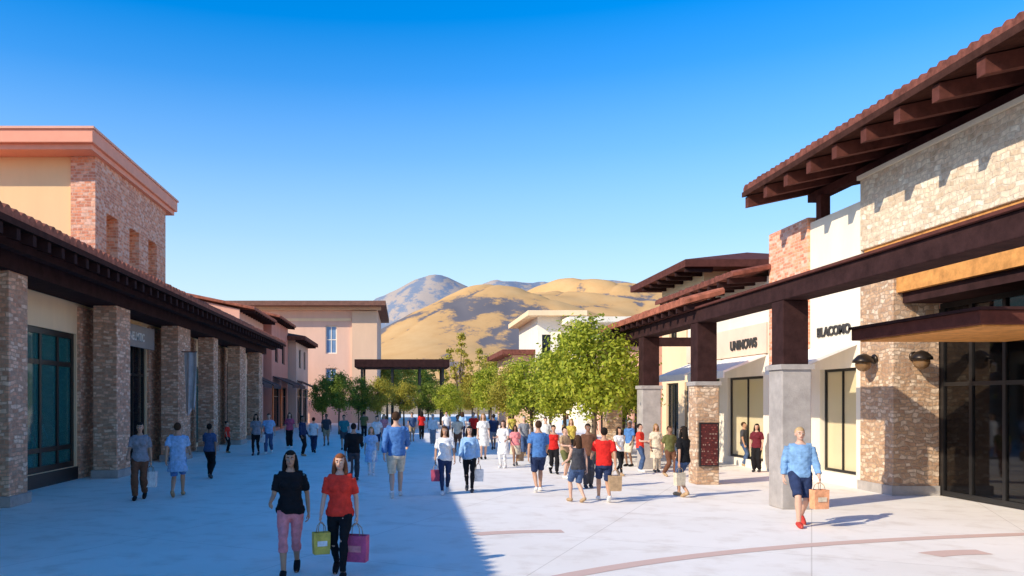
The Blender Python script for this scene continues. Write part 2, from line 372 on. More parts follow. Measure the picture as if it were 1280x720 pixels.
box('partition', M['dark'], ab, -12.05,XW-.255,28.3,28.45,.05,4.88)
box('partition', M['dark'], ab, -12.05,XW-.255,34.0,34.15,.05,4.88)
window(ab,'x',XW-.12,16.9,21.85,.35,3.95,5,(.9,3.1),.15,pm=M['teal'])
window(ab,'x',XW-.12,23.2,27.8,.02,4.2,4,(3.0,),.1,pm=M['glass'])
window(ab,'x',XW-.12,29.8,33.0,.02,4.1,3,(3.0,),.1,pm=M['glass'])
window(ab,'x',XW-.12,34.2,38.3,.3,3.6,3,(2.8,),.1,pm=M['teal'])
window(ab,'x',XW-.12,40.1,43.3,.3,4.1,3,(3.0,),.1,pm=M['glass'])
window(ab,'x',XW-.12,10.9,15.9,.35,3.95,4,(1.1,3.2),.12,pm=M['teal'])
for (y,wd,x0) in ((9.6,1.0,XC0),(16.0,.8,XC0),(22.0,1.1,XC0),(28.0,1.6,-8.5),(33.2,.8,XC0),(38.5,1.4,-8.5),(43.6,1.0,XC0)):
    c = MB().box(x0,XC1,y,y+wd,0,4.748).build('column', M['lpier'], ab, bevel=.015)
    MB().box(x0-.05,XC1+.06,y-.06,y+wd+.06,0,.22).build('column_base', M['conc'], c, bevel=.015)
for (y0,y1,zh) in ((21.9,23.15,4.7),(27.85,29.75,4.7),(33.05,34.15,4.7),(38.35,40.05,4.7)):
    box('stone_panel', M['lpier'], ab, XW+.002,XW+.08,y0,y1,0,zh)
box('stall_riser', M['metal'], ab, XW+.002,XW+.05,16.9,21.85,0,.34)
box('beam', M['wood'], ab, XC0-.25,XC1+.08,-8,45.5,4.75,5.12)
box('bracket_beam', M['wood'], ab, -7.55,-7.33,-8,45.6,5.0,5.2)
ts = tile_slab(-6.8,5.32,-12.2,6.85,-8,46.0,.3).build('roof', M['tile'], ab)
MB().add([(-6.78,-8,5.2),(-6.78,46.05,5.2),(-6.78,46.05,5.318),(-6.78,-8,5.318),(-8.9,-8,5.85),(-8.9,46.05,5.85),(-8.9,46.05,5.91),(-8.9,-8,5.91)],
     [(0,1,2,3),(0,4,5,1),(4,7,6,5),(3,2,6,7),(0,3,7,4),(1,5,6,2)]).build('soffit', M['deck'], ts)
tile_slab(-16.5,6.0,-12.2,6.85,-8,46.0,.3).build('roof', M['tile'], ab)
rafters(ab, M['wood'], -6.84,5.19,-8.85,5.79, [8+.62*i for i in range(61)], .14,.2)
hb = box('sign_board', M['sign'], ab, -8.62,-8.55,23.6,27.4,3.85,4.55)
text('sign_lettering', 'HONELMTIC', .36, (0,1,0), (-8.545,24.3,4.06), M['sletter'], hb)
um = empty('hanging_banner', (-7.85,28.4,0), 'pale grey cloth banner hanging from a rod on the third arcade column', 'banner')
MB().tube([(-7.9,28.4,3.86),(-7.34,28.4,3.86)],[.018,.018],8).build('rod', M['metal'], um, smooth=True)
mb = MB(); n1,n2 = 10,12; vs=[]; fs=[]
for sgn in (0,1):
    for j in range(n2+1):
        for i in range(n1+1):
            u=i/n1; v=j/n2; wd=.44*(1-.25*v*v); x=-7.8+u*wd+.05*v
            vs.append((x,28.4+(.05+.05*v)*math.sin(u*11+v*1.2)+sgn*.012,3.84-v*(2.1+.16*math.sin(u*6))))
K1=(n1+1)*(n2+1)
for j in range(n2):
    for i in range(n1):
        a=j*(n1+1)+i; fs.append((a,a+1,a+n1+2,a+n1+1)); fs.append((K1+a,K1+a+n1+1,K1+a+n1+2,K1+a+1))
for i in range(n1):
    fs.append((i,K1+i,K1+i+1,i+1)); a=n2*(n1+1)+i; fs.append((a,a+1,K1+a+1,K1+a))
for j in range(n2):
    a=j*(n1+1); fs.append((a,a+n1+1,K1+a+n1+1,K1+a)); a+=n1; fs.append((a,K1+a,K1+a+n1+1,a+n1+1))
mb.add(vs,fs).build('cloth', M['grey'], um, smooth=True)

# ------------------------------------------------------------------ left tall building
tb = empty('shop_building', (-12,26,0), 'tall building with coral flat roof edge, peach front and red brick corner above the arcade', 'building')
ops = [(25.0,26.0,6.0,8.0),(27.1,28.1,6.0,8.0),(29.1,30.1,6.0,8.0)]
wall('x',-9.8,.5,24.1,31.2,5.0,9.5,ops).build('brick_wall', M['brick'], tb)
box('brick_wall', M['brick'], tb, -10.05,-9.802,24.12,24.7,5.0,9.5)
box('wall', M['peach'], tb, -22,-10.052,24.2,24.5,5.0,9.5)
box('wall', M['peach'], tb, -22,-9.82,30.8,31.1,5.0,9.5)
for o in ops:
    box('window_back', M['peach'], tb, -9.75,-9.7,o[0]-.002,o[1]+.002,5.998,8.002)
    box('sill', M['coral'], tb, -9.5,-9.24,o[0]-.08,o[1]+.08,5.9,5.996)
rf = box('roof', M['coral'], tb, -22,-9.06,23.3,32.0,9.66,10.05, bevel=.02)
box('cornice', M['coral'], rf, -22,-9.16,23.45,31.9,9.502,9.658)
box('drip_edge', M['pink'], rf, -22,-9.02,23.25,32.05,10.052,10.12)

# ------------------------------------------------------------------ generic shop block
def block(name, label, side, xw, y0,y1, depth, h, wm, wins, roofm='flat', rmat=None, fronts=(), ov=.6, pm=None):
    e = empty(name, (xw+side*depth/2,(y0+y1)/2,0), label, 'building')
    t = .3*side; xb = xw+side*depth
    wall('x', xw, t, y0,y1,0,h,[w[:4] for w in wins]).build('wall', wm, e)
    xa, xz = sorted((xw+t+side*.002, xb))
    wall('y', y0+.002,.3, xa,xz,0,h-.002,[w[:4] for w in fronts]).build('wall', wm, e)
    MB().box(xa,xz,y1-.3,y1-.002,0,h-.002).build('wall', wm, e)
    a,b = sorted((xb-side*.3,xb)); MB().box(a+.001,b+.001,y0+.31,y1-.31,0,h-.004).build('wall', wm, e)
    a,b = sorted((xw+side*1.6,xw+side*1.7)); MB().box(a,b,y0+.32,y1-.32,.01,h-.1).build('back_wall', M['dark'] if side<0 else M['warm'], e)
    for w in wins: window(e,'x',xw+t*.5,w[0],w[1],w[2],w[3],w[4],w[5],.08,pm=w[6] if len(w)>6 else pm)
    for w in fronts: window(e,'y',y0+.16,w[0],w[1],w[2],w[3],w[4],w[5],.1,pm=w[6] if len(w)>6 else pm)
    x0,x1 = sorted((xw-side*ov,xb+side*.1)); rmat = rmat or M['dtile']
    if roofm == 'flat':
        r = box('roof', rmat, e, x0,x1,y0-ov,y1+ov*.5,h,h+.32, bevel=.02)
        box('cornice', wm, r, x0+.12,x1-.12,y0-ov+.12,y1+ov*.5-.12,h-.18,h-.002) if ov>.3 else None
    elif roofm == 'slope':
        r = tile_slab(xw-side*ov,h-.05,xb,h+depth*.22,y0-.25,y1+.25,.3).build('roof', rmat, e)
        MB().add([(xw+side*.01,y0+.01,h),(xb,y0+.01,h),(xb,y0+.01,h+depth*.22-.05)],[(0,1,2)]).build('gable', wm, r)
        rafters(e, M['wood'], xw-side*(ov-.04),h-.06,xw+side*.3,h+.02, [y0+.2+.8*i for i in range(int((y1-y0-.2)/.8)+1)], .12,.16)
    elif roofm == 'hip':
        cx = (x0+x1)/2; cy0 = y0-ov+(x1-x0)/2*.8; cy1 = y1+ov-(x1-x0)/2*.8
        if cy1 < cy0: cy0 = cy1 = (y0+y1)/2
        hh = h+.28+(x1-x0)*.11; mb = MB()
        mb.box(x0,x1,y0-ov,y1+ov,h,h+.28)
        mb.add([(x0,y0-ov,h+.281),(x1,y0-ov,h+.281),(x1,y1+ov,h+.281),(x0,y1+ov,h+.281),(cx,cy0,hh),(cx,cy1+.01,hh)],[(0,1,4),(1,2,5,4),(2,3,5),(3,0,4,5)])
        mb.build('roof', rmat, e)
        y = y0-ov+.2
        for i in range(int((y1-y0+2*ov)/1.1)):
            MB().box(min(xw-side*.01,xw-side*(ov-.08)),max(xw-side*.01,xw-side*(ov-.08)),y+i*1.1,y+i*1.1+.14,h-.17,h-.002).build('rafter', M['wood'], e)
    return e
def awning(x, side, y0,y1,z, drop, out, mat, parent):
    xo = x-side*out; xi = x-side*.01
    return MB().add([(xi,y0,z),(xi,y1,z),(xo,y1,z-drop),(xo,y0,z-drop),(xo,y0,z-drop-.22),(xo,y1,z-drop-.22),(xi,y0,z-.06),(xi,y1,z-.06),(xo+side*.03,y0,z-drop-.06),(xo+side*.03,y1,z-drop-.06),(xo+side*.03,y0,z-drop-.22),(xo+side*.03,y1,z-drop-.22)],
        [(0,1,2,3),(3,2,5,4),(6,8,9,7),(8,10,11,9),(4,5,11,10),(0,3,8,6),(3,4,10,8),(1,7,9,2),(2,9,11,5),(0,6,7,1)]).build('awning', mat, parent)
def mullw(y0,y1,z0,z1,n=2,hz=(),pm=None): return (y0,y1,z0,z1,n,hz) if pm is None else (y0,y1,z0,z1,n,hz,pm)

p1 = block('shop_building','salmon building with sloped tile roof just past the far end of the arcade', -1,-9.5,46.2,54,9,7.4,M['pink'],
   [mullw(47,49.6,.2,3,2,(2.4,)),mullw(50.6,53.2,.2,3,2,(2.4,)),mullw(48,49.2,4.6,6.3,2),mullw(51.2,52.4,4.6,6.3,2)],'slope',M['tile'],
   fronts=[mullw(-13.4,-12.2,6.0,7.0,2),mullw(-11.4,-10.3,6.0,7.0,2)],ov=.9)
awning(-9.5,-1,46.8,49.8,3.7,.6,1.3,M['bcanvas'],p1); awning(-9.5,-1,50.4,53.4,3.7,.6,1.3,M['bcanvas'],p1)
p2 = block('shop_building','rose red two storey shop with sloped tile roof, between salmon shop and small end shop', -1,-9.0,54.4,62,7,7.8,M['rose'],
   [mullw(55,58,.2,3.1,2,(2.4,)),mullw(58.8,61.4,.2,3.1,2,(2.4,)),mullw(55.8,57.2,4.8,6.6,2),mullw(59,60.4,4.8,6.6,2)],'slope',M['tile'],
   fronts=[],ov=.6)
awning(-9,-1,54.8,58.2,3.8,.6,1.4,M['bcanvas'],p2); awning(-9,-1,58.6,61.7,3.8,.6,1.4,M['bcanvas'],p2)
box('shop_panel', M['orange'], p2, -8.98,-8.92,58.05,58.75,.1,3.1)
box('shop_panel', M['orange'], p2, -8.98,-8.92,54.5,54.95,.1,3.1)
p3 = block('shop_building','small brown roofed shop with dark awnings at the far end of the shaded row', -1,-8.4,62.4,70,9,6.8,M['mauve'],
   [mullw(63,66,.2,3.1,2,(2.4,)),mullw(66.6,69.4,.2,3.1,2,(2.4,)),mullw(64,65.2,4.7,6.2,2),mullw(67,68.2,4.7,6.2,2)],'hip',M['dtile'],ov=.8)
awning(-8.4,-1,62.8,66.2,3.7,.6,1.4,M['bcanvas'],p3)
# tan building across the end of the street
D = 75.
tn = empty('hotel_building', (-11,80,0), 'big pinkish tan building with wide thin brown roof closing the left end of the street', 'building')
zt = gz(384,D)
wx0, wx1 = gx(250,D), gx(471,D)
fo = [(gx(407,D),gx(421,D),gz(442,D),gz(407,D)), (gx(330,D),gx(340,D),gz(436,D),gz(416,D)), (gx(407,D),gx(421,D),gz(486,D),gz(460,D))]
wall('y',D,.4,wx0,wx1,0,zt,fo).build('wall', M['mauve'], tn)
MB().box(wx1-.4,wx1-.002,D+.402,D+14,0,zt).box(wx0+.002,wx0+.4,D+.402,D+14,0,zt).box(wx0+.42,wx1-.42,D+13.6,D+14,0,zt).build('wall', M['mauve'], tn)
box('pilaster', M['tan'], tn, gx(440,D),wx1+.03,D-.3,D-.002,0,zt-.4)
box('back_wall', M['dark'], tn, wx0+.5,wx1-.5,D+1.5,D+1.6,.1,zt-.2)
for o in fo: window(tn,'y',D+.2,*o,2,((o[2]+o[3])/2,),.1,fm=M['white'],pm=M['blue'])
rx0, rx1 = gx(236,D-1.6), gx(482,D-1.6)
mb = MB(); mb.box(rx0,rx1,D-1.6,D+15.5,zt+.002,zt+.42)
mb.add([(rx0,D-1.6,zt+.421),(rx1,D-1.6,zt+.421),(rx1,D+15.5,zt+.421),(rx0,D+15.5,zt+.421),(rx0+7,D+7,zt+1.3),(rx1-7,D+7,zt+1.3)],[(0,1,5,4),(1,2,5),(2,3,4,5),(3,0,4)])
r = mb.build('roof', M['brownroof'], tn)
box('string_course', M['cream'], tn, wx0-.05,gx(439,D),D-.08,D-.002,zt-1.3,zt-1.05)
box('cornice', M['tan'], r, wx0-.4,wx1+.4,D-.5,D-.003,zt-.3,zt)
D = 64.
pv = empty('street_canopy', (0,66,0), 'long flat dark canopy on thin posts crossing the far end of the street', 'canopy')
box('roof', M['wood'], pv, gx(443,D),gx(562,D),D,D+5,gz(459,D),gz(449,D), bevel=.03)
for px in (452,490,525,554):
    for dy in (.4,4.4): box('post', M['metal'], pv, gx(px,D)-.09,gx(px,D)+.09,D+dy,D+dy+.18,0,gz(459,D)-.002)

# ------------------------------------------------------------------ right main building
rb = empty('corner_shop_building', (13,14,0), 'sunlit pale stone shop with a floating red brown rafter roof at the right edge', 'building')
box('stone_wall', M['stone'], rb, 11.0,17,2,19.3,5.75,7.45, bevel=.02)
box('coping', M['ivory'], rb, 10.95,17,1.9,19.35,7.452,7.55)
box('soffit_band', M['cedar'], rb, 11.06,17,2.1,17.97,4.56,5.748)
box('soffit_band', M['cedar'], rb, 11.06,17,17.972,19.22,5.1,5.748)
box('entrance_header', M['wood'], rb, 11.2,12.3,2.1,17.97,4.32,4.558)
q0 = MB().box(11.0,12.05,18.0,19.3,0,5.098).build('pier', M['pier'], rb, bevel=.02)
part_copy(q0,0,-8,0)
MB().box(10.95,12.03,17.95,19.33,0,.22).build('pier_base', M['conc'], q0)
window(rb,'x',12.1,11.32,17.98,.02,4.31,7,(2.5,),.11,pm=M['dglass'],name='storefront')
for y in (14.45,14.85): MB().tube([(11.98,y,.9),(11.98,y,1.7)],[.02,.02],8).build('door_handle', M['lamp'], rb, smooth=True)
box('back_wall', M['dark'], rb, 15.5,15.6,8,19,.02,4.3)
box('side_wall', M['dark'], rb, 12.2,15.49,18.9,19.0,.02,4.3)
box('counter', M['cedar'], rb, 13.6,14.2,12.5,16.5,.02,1.05)
for i in range(3): box('shelf', M['cedar'], rb, 15.1,15.49,12,18,1.2+i*.7,1.26+i*.7)
cn = box('entrance_canopy', M['redwood'], rb, 9.0,12.04,12.5,16.1,3.34,3.56, bevel=.015)
box('canopy_trim', M['wood'], cn, 8.96,12.03,12.46,16.14,3.562,3.61)
box('canopy_soffit', M['cedar'], cn, 9.12,11.98,12.62,15.98,3.31,3.338)
tr = tile_slab(9.5,7.96,14.2,8.95,1,22.4,.26,.1,.09).build('roof', M['dtile'], rb)
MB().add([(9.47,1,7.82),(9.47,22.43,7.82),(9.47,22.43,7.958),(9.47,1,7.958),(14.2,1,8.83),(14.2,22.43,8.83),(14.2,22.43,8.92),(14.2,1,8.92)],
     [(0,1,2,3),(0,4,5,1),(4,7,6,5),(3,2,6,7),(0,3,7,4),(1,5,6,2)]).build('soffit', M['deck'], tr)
tile_slab(19,7.96,14.2,8.95,1,22.4,.26,.1,.09).build('roof', M['dtile'], rb)
rafters(rb, M['redwood'], 9.55,7.81,14.0,8.75, [4.2+1.13*i for i in range(17)], .2,.3)
box('purlin', M['redwood'], rb, 11.2,11.45,1.2,22.2,7.62,7.84)
for y in (6,10,14,18.2): box('roof_post', M['redwood'], rb, 11.23,11.42,y,y+.2,7.552,7.618)
box('clerestory', M['dark'], rb, 12.3,12.4,2,21.5,7.552,8.2)
wall('x',11.02,.4,19.302,21.7,0,6.95,[(19.5,21.2,.3,2.95)]).build('wall', M['ivory'], rb)
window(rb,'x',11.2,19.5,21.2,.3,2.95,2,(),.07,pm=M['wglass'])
box('back_wall', M['warm'], rb, 11.9,12.0,19.32,21.68,.02,5)
box('brick_wall', M['brick'], rb, 10.95,16,21.702,24.0,0,7.1)
box('wall', M['ivory'], rb, 11.5,16,19.36,21.7,5.2,6.94)
box('bracket', M['redwood'], rb, 11.1,11.35,21.3,21.55,6.952,7.618)
text('shop_lettering', 'BLACOMO', .33, (0,-1,0), (11.0,21.3,3.82), M['ink'], rb, .02, .03)
awning(11.02,1,19.45,21.65,3.55,.5,1.25,M['canvas'],rb)
def lantern(c, nrm, label):
    e = empty('wall_lamp', c, label, 'lamp'); x,y,z = c; nx,ny = nrm
    MB().ell((x+nx*.05,y+ny*.05,z),(.12 if ny else .05,.05 if ny else .12,.12)).build('back_plate', M['lamp'], e, smooth=True)
    MB().tube([(x+nx*.04,y+ny*.04,z),(x+nx*.22,y+ny*.22,z+.1),(x+nx*.3,y+ny*.3,z+.12)],[.025,.02,.02],8).build('arm', M['lamp'], e, smooth=True)
    MB().rings([(z+.13,.02,.02,x+nx*.3,y+ny*.3),(z+.09,.12,.12,x+nx*.3,y+ny*.3),(z-.02,.22,.22,x+nx*.3,y+ny*.3),(z-.08,.23,.23,x+nx*.3,y+ny*.3)]).build('shade', M['lamp'], e, smooth=True)
    MB().ell((x+nx*.3,y+ny*.3,z-.12),(.17,.17,.17)).build('globe', M['globe'], e, smooth=True)
lantern((11.0,18.64,3.1),(-1,0),'bronze dome wall lamp on the street side of the brown stone pier')
lantern((11.45,18.0,3.12),(0,-1),'bronze dome wall lamp on the front of the brown stone pier, beside dark entrance')
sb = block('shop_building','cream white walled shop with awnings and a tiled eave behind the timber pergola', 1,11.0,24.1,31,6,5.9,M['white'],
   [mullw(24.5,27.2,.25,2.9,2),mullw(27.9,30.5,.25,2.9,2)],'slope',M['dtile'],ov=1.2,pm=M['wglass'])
for (y0,y1) in ((24.3,27.4),(27.7,30.7)): awning(11.0,1,y0,y1,3.55,.5,1.3,M['canvas'],sb)
fb = box('fascia_band', M['fascia'], sb, 10.93,10.998,24.14,30.96,3.57,4.5)
text('shop_lettering', 'UNINOWS', .42, (0,-1,0), (10.91,26.75,3.80), M['ink'], fb, .02, .03)
text('shop_lettering', 'PEDWCIR', .36, (0,-1,0), (10.91,30.1,3.82), M['ink'], fb, .02, .03)
sc = block('shop_building','taller cream shop with broad brown hipped roof behind the white shop', 1,12.0,32.0,37.2,6,7.3,M['cream'],
   [mullw(32.8,34.2,.25,2.9,2),mullw(35,36.6,.25,2.9,2),mullw(33,34,4.6,6.2,2),mullw(35.2,36.2,4.6,6.2,2)],'hip',M['redwood'],ov=1.15,
   fronts=[mullw(12.8,13.8,6.1,6.9,1)])
sd = block('shop_building','low salmon shop with tiled roof half hidden by the big sunlit tree', 1,12.0,38.6,50,6,5.4,M['pink'],
   [mullw(39.4,42,.25,2.9,2),mullw(43,45.6,.25,2.9,2),mullw(46.6,49.2,.25,2.9,2)],'slope',M['dtile'],ov=1.0,fronts=[mullw(13,15,3,4.6,2)])
D = 62.
wb = empty('shop_building', (13,66,0), 'white modern building with thin flat roof slabs standing below the golden hill', 'building')
def wbox(px0,px1,pyt,d0,d1,slab,wm=M['white']):
    x0,x1 = gx(px0,d0),gx(px1,d0); z = gz(pyt,d0); n = max(1,int((px1-px0)/18))
    o = [(x0+(x1-x0)*(i+.25)/n,x0+(x1-x0)*(i+.75)/n,z*.62,z*.84) for i in range(n)]
    wall('y',d0,.3,x0,x1,0,z,o).build('wall', wm, wb)
    MB().box(x0+.002,x0+.3,d0+.302,d1,0,z-.002).box(x1-.3,x1-.002,d0+.302,d1,0,z-.002).box(x0+.31,x1-.31,d1-.3,d1,0,z-.002).build('wall', wm, wb)
    MB().box(x0+.32,x1-.32,d0+1.2,d0+1.3,.1,z-.1).build('back_wall', M['dark'], wb)
    for q in o: window(wb,'y',d0+.15,*q,1,(),.08,pm=M['glass'])
    box('roof', slab, wb, x0-.9,x1+.9,d0-1.0,d1+.5,z+.002,z+.4, bevel=.02)
wbox(672,716,396,62,72,M['cream']); wbox(722,800,404,60,70,M['ivory'],M['ivory']); wbox(640,668,444,64,74,M['dtile'],M['tan'])

# ------------------------------------------------------------------ pergola
pg = empty('pergola', (8.5,18,0), 'dark timber pergola on stone and concrete columns along the sunlit side', 'pergola')
def pcol(y, lower, zl):
    l = MB().box(7.42,8.0,y,y+.58,0,zl).build('column', lower, pg, bevel=.02)
    MB().box(7.46,7.96,y+.04,y+.54,zl+.002,4.118).build('column_head', M['wood'], l, bevel=.015)
    MB().box(7.38,8.04,y-.04,y+.62,zl-.1,zl+.001).build('capital', M['conc'], l)
pcol(15.7,M['conc'],2.85); pcol(20.3,M['pier'],2.62); pcol(24.9,M['conc'],2.6); pcol(29.3,M['pier'],2.6); pcol(6.1,M['conc'],2.85)
box('beam', M['wood'], pg, 7.45,7.97,2,29.9,4.12,4.46, bevel=.02)
box('beam_cap', M['redwood'], pg, 7.38,8.04,1.9,30,4.462,4.51)
box('cross_beam', M['wood'], pg, 7.98,10.94,29.4,29.6,4.13,4.45)
tile_slab(7.1,4.58,8.1,4.84,20.2,30.2,.27).build('roof', M['tile'], pg)
rafters(pg, M['wood'], 7.15,4.56,8.06,4.78, [20.4+.6*i for i in range(17)], .1,.14)
ps = empty('poster_board', (7.72,20.2,0), 'dark maroon printed poster board fixed on the front of a brown stone column', 'poster')
box('board', M['poster'], ps, 7.50,7.93,20.22,20.27,.5,1.55)
MB().box(7.47,7.50,20.21,20.295,.47,1.58).box(7.93,7.96,20.21,20.295,.47,1.58).box(7.50,7.93,20.21,20.295,1.55,1.58).box(7.50,7.93,20.21,20.295,.47,.5).build('frame', M['metal'], ps)

# ------------------------------------------------------------------ trees
def crown(seed, rx, rz, zc, nclump, nleaf, ls):
    rng = np.random.RandomState(seed); V = []
    cl = []
    for i in range(nclump):
        d = rng.normal(size=3); d /= np.linalg.norm(d); rr = rng.uniform(.35,1)**.6
        lob = 1+.22*math.sin(3*math.atan2(d[1],d[0])+seed)+.12*rng.normal()
        cl.append((d[0]*rx*rr*lob, d[1]*rx*rr*lob, zc+d[2]*rz*rr*(1+.12*rng.normal())))
    for c in cl:
        s = rng.uniform(.14,.29)*rx
        dl = rng.normal(size=(nleaf,3)); P = np.array(c)+dl*np.array([s,s,s*.75])
        n = rng.normal(size=(nleaf,3))*.55 + dl*.7; n[:,2] += .35; n /= np.linalg.norm(n,axis=1)[:,None]
        t = np.cross(n, rng.normal(size=(nleaf,3))); t /= np.linalg.norm(t,axis=1)[:,None]; b = np.cross(n,t)
        L = (ls*rng.uniform(.6,1.3,size=(nleaf,1)))
        V.append(np.stack([P-t*L, P+b*L*.55, P+t*L, P-b*L*.55],1).reshape(-1,3))
    V = np.concatenate(V); nf = len(V)//4
    me = bpy.data.meshes.new('crown'); me.vertices.add(len(V)); me.vertices.foreach_set('co', V.ravel().astype(np.float32))
    me.loops.add(nf*4); me.loops.foreach_set('vertex_index', np.arange(nf*4)); me.polygons.add(nf)
    me.polygons.foreach_set('loop_start', np.arange(nf)*4); me.polygons.foreach_set('loop_total', np.full(nf,4)); me.update(); me.validate()
    return me, cl
def tree_proto(seed, rx, rz, zc, nc, nl, ls):
    me, cl = crown(seed,rx,rz,zc,nc,nl,ls); tk = MB()
    zb = zc-rz*.75
    tk.tube([(0,0,0),(.02,.03,zb*.5),(-.02,.02,zb),(.03,-.02,zc+.2*rz)],[.1,.075,.065,.03],8)
    for c in cl[:9]: tk.tube([(0,.02,zb*.92),(c[0]*.45,c[1]*.45,zb+(c[2]-zb)*.6),c],[.045,.028,.01],6)
    tm = tk.mesh('trunk'); tm.materials.append(M['bark'])
    for p in tm.polygons: p.use_smooth = True
    me.materials.append(M['leafA'])
    return tm, me
PR = [tree_proto(11,1.25,1.4,3.0,52,150,.075), tree_proto(23,1.2,1.3,2.95,50,145,.075), tree_proto(37,1.15,1.5,2.8,50,145,.075), tree_proto(51,.62,1.9,2.5,28,60,.075)]
def tree(px, D, ztop, rad, v, leaf, label, group=None, name='tree'):
    e = empty(name, (gx(px,D),D,0), label, 'tree', group)
    tm, cm = PR[v]; base = 1.25*1.25 if v<3 else .8
    s = rad/base; sz = ztop/4.55
    for nm_, me in (('trunk',tm),('crown',cm)):
        o = bpy.data.objects.new(nm_, me); C.objects.link(o); o.parent = e
        if nm_=='crown': o.material_slots[0].link='OBJECT'; o.material_slots[0].material = leaf
    e.scale = (s,s,sz); e.rotation_euler[2] = (px*1.37)%6.28
    return e
tree(744,27.0,5.1,1.75,0,M['leafA'],'largest bright green tree beside the pergola end, in full sun')
tree(705,31,4.6,1.6,1,M['leafA'],'bright green tree just left of the largest sunlit tree')
tree(664,36,4.2,1.6,2,M['leafA'],'round green tree left of the pair of big sunlit trees')
tree(636,43,4.3,1.3,0,M['leafC'],'yellowish green tree between two rounder trees, middle of the sunlit row')
tree(613,48,4.5,1.4,1,M['leafA'],'small green tree at the far end of the sunlit row')
tree(780,33,4.3,1.5,2,M['leafA'],'green tree tucked behind the largest sunlit tree')
tree(688,40,4.3,1.4,0,M['leafB'],'darker green tree behind the round tree in the sunlit row')
tree(424,50,4.3,1.15,1,M['leafB'],'dark bushy tree at the end of the awning shops, shaded side')
tree(403,54,3.9,1.0,0,M['leafB'],'dark tree against the awning shops, leftmost of all the trees')
tree(448,57,3.9,1.0,2,M['leafB'],'dark green tree right of the bushy shaded tree')
tree(472,57,3.9,1.2,0,M['leafC'],'yellow green tree in front of the left part of the flat canopy')
tree(505,60,3.8,1.3,1,M['leafC'],'yellow green tree in front of the middle of the flat canopy')
tree(535,62,3.6,1.2,2,M['leafB'],'dark small tree in front of the right part of the flat canopy')
tree(562,58,3.5,1.2,0,M['leafA'],'small green tree at the right end of the flat canopy')
tree(590,60,4.0,1.3,1,M['leafC'],'olive green tree between flat canopy and sunlit tree row')
tree(575,72,8.2,1.5,3,M['leafC'],'tall slender sparse tree rising in front of the golden hill')
tree(598,78,7.2,1.3,3,M['leafC'],'slender sparse tree just right of the tallest slender tree')
tree(552,85,6.6,1.4,3,M['leafC'],'slender sparse tree just left of the tallest slender tree')
for i,(px,D,z,l) in enumerate(((500,95,7,'hazy tree above the flat canopy, left of its centre'),(527,100,7,'hazy tree above the middle of the flat canopy'),(612,90,7.5,'far tree right of the slender trees at the hill foot'),(632,92,7.5,'far tree left of the brown tiled roof at the hill foot'),(484,88,6.5,'far tree touching the right corner of the big tan building'))):
    tree(px,D,z,2.4,i%3,M['leafB'] if i%2 else M['leafC'],l)

# ------------------------------------------------------------------ people
def remesh(mb, vox, sm=4, wr=0.0):
    me = mb.mesh('tmp'); o = bpy.data.objects.new('tmp', me)
    m = o.modifiers.new('r','REMESH'); m.mode = 'VOXEL'; m.voxel_size = vox
    s = o.modifiers.new('s','SMOOTH'); s.factor = .5; s.iterations = sm
    r = evalmesh(o); bpy.data.meshes.remove(me)
    if wr:
        for v in r.vertices:
            v.co += v.normal*wr*(noise.noise(v.co*11)+.6*noise.noise(Vector((v.co.x*20,v.co.y*20,v.co.z*34))))
    for p in r.polygons: p.use_smooth = True
    r.materials.clear(); r.materials.append(None)
    return r
TOR = dict(m=[(.80,.12,.10),(.86,.16,.115),(.92,.172,.12),(1.0,.158,.112),(1.1,.15,.105),(1.2,.163,.115),(1.3,.178,.118),(1.37,.178,.105),(1.415,.14,.085),(1.45,.08,.065),(1.48,.06,.06)],
           f=[(.80,.12,.10),(.86,.17,.12),(.92,.182,.125),(1.0,.155,.11),(1.1,.128,.095),(1.2,.138,.105),(1.3,.155,.112),(1.37,.158,.098),(1.41,.125,.08),(1.445,.07,.058),(1.48,.052,.052)])
POSE = {  # stride, (swingR, elbowR), (swingL, elbowL), abduction
 'walk':(.28,(34,28),(-26,20),8), 'walk2':(-.28,(-26,20),(34,28),8), 'step':(.19,(16,44),(-14,14),10), 'step2':(-.19,(-14,16),(16,46),10),
 'stand':(.05,(3,14),(4,30),9), 'carry':(.23,(-10,18),(10,20),12), 'carry2':(-.23,(10,20),(-8,20),12), 'talk':(.04,(12,80),(8,60),10), 'stroll':(.23,(10,66),(-16,22),13)}
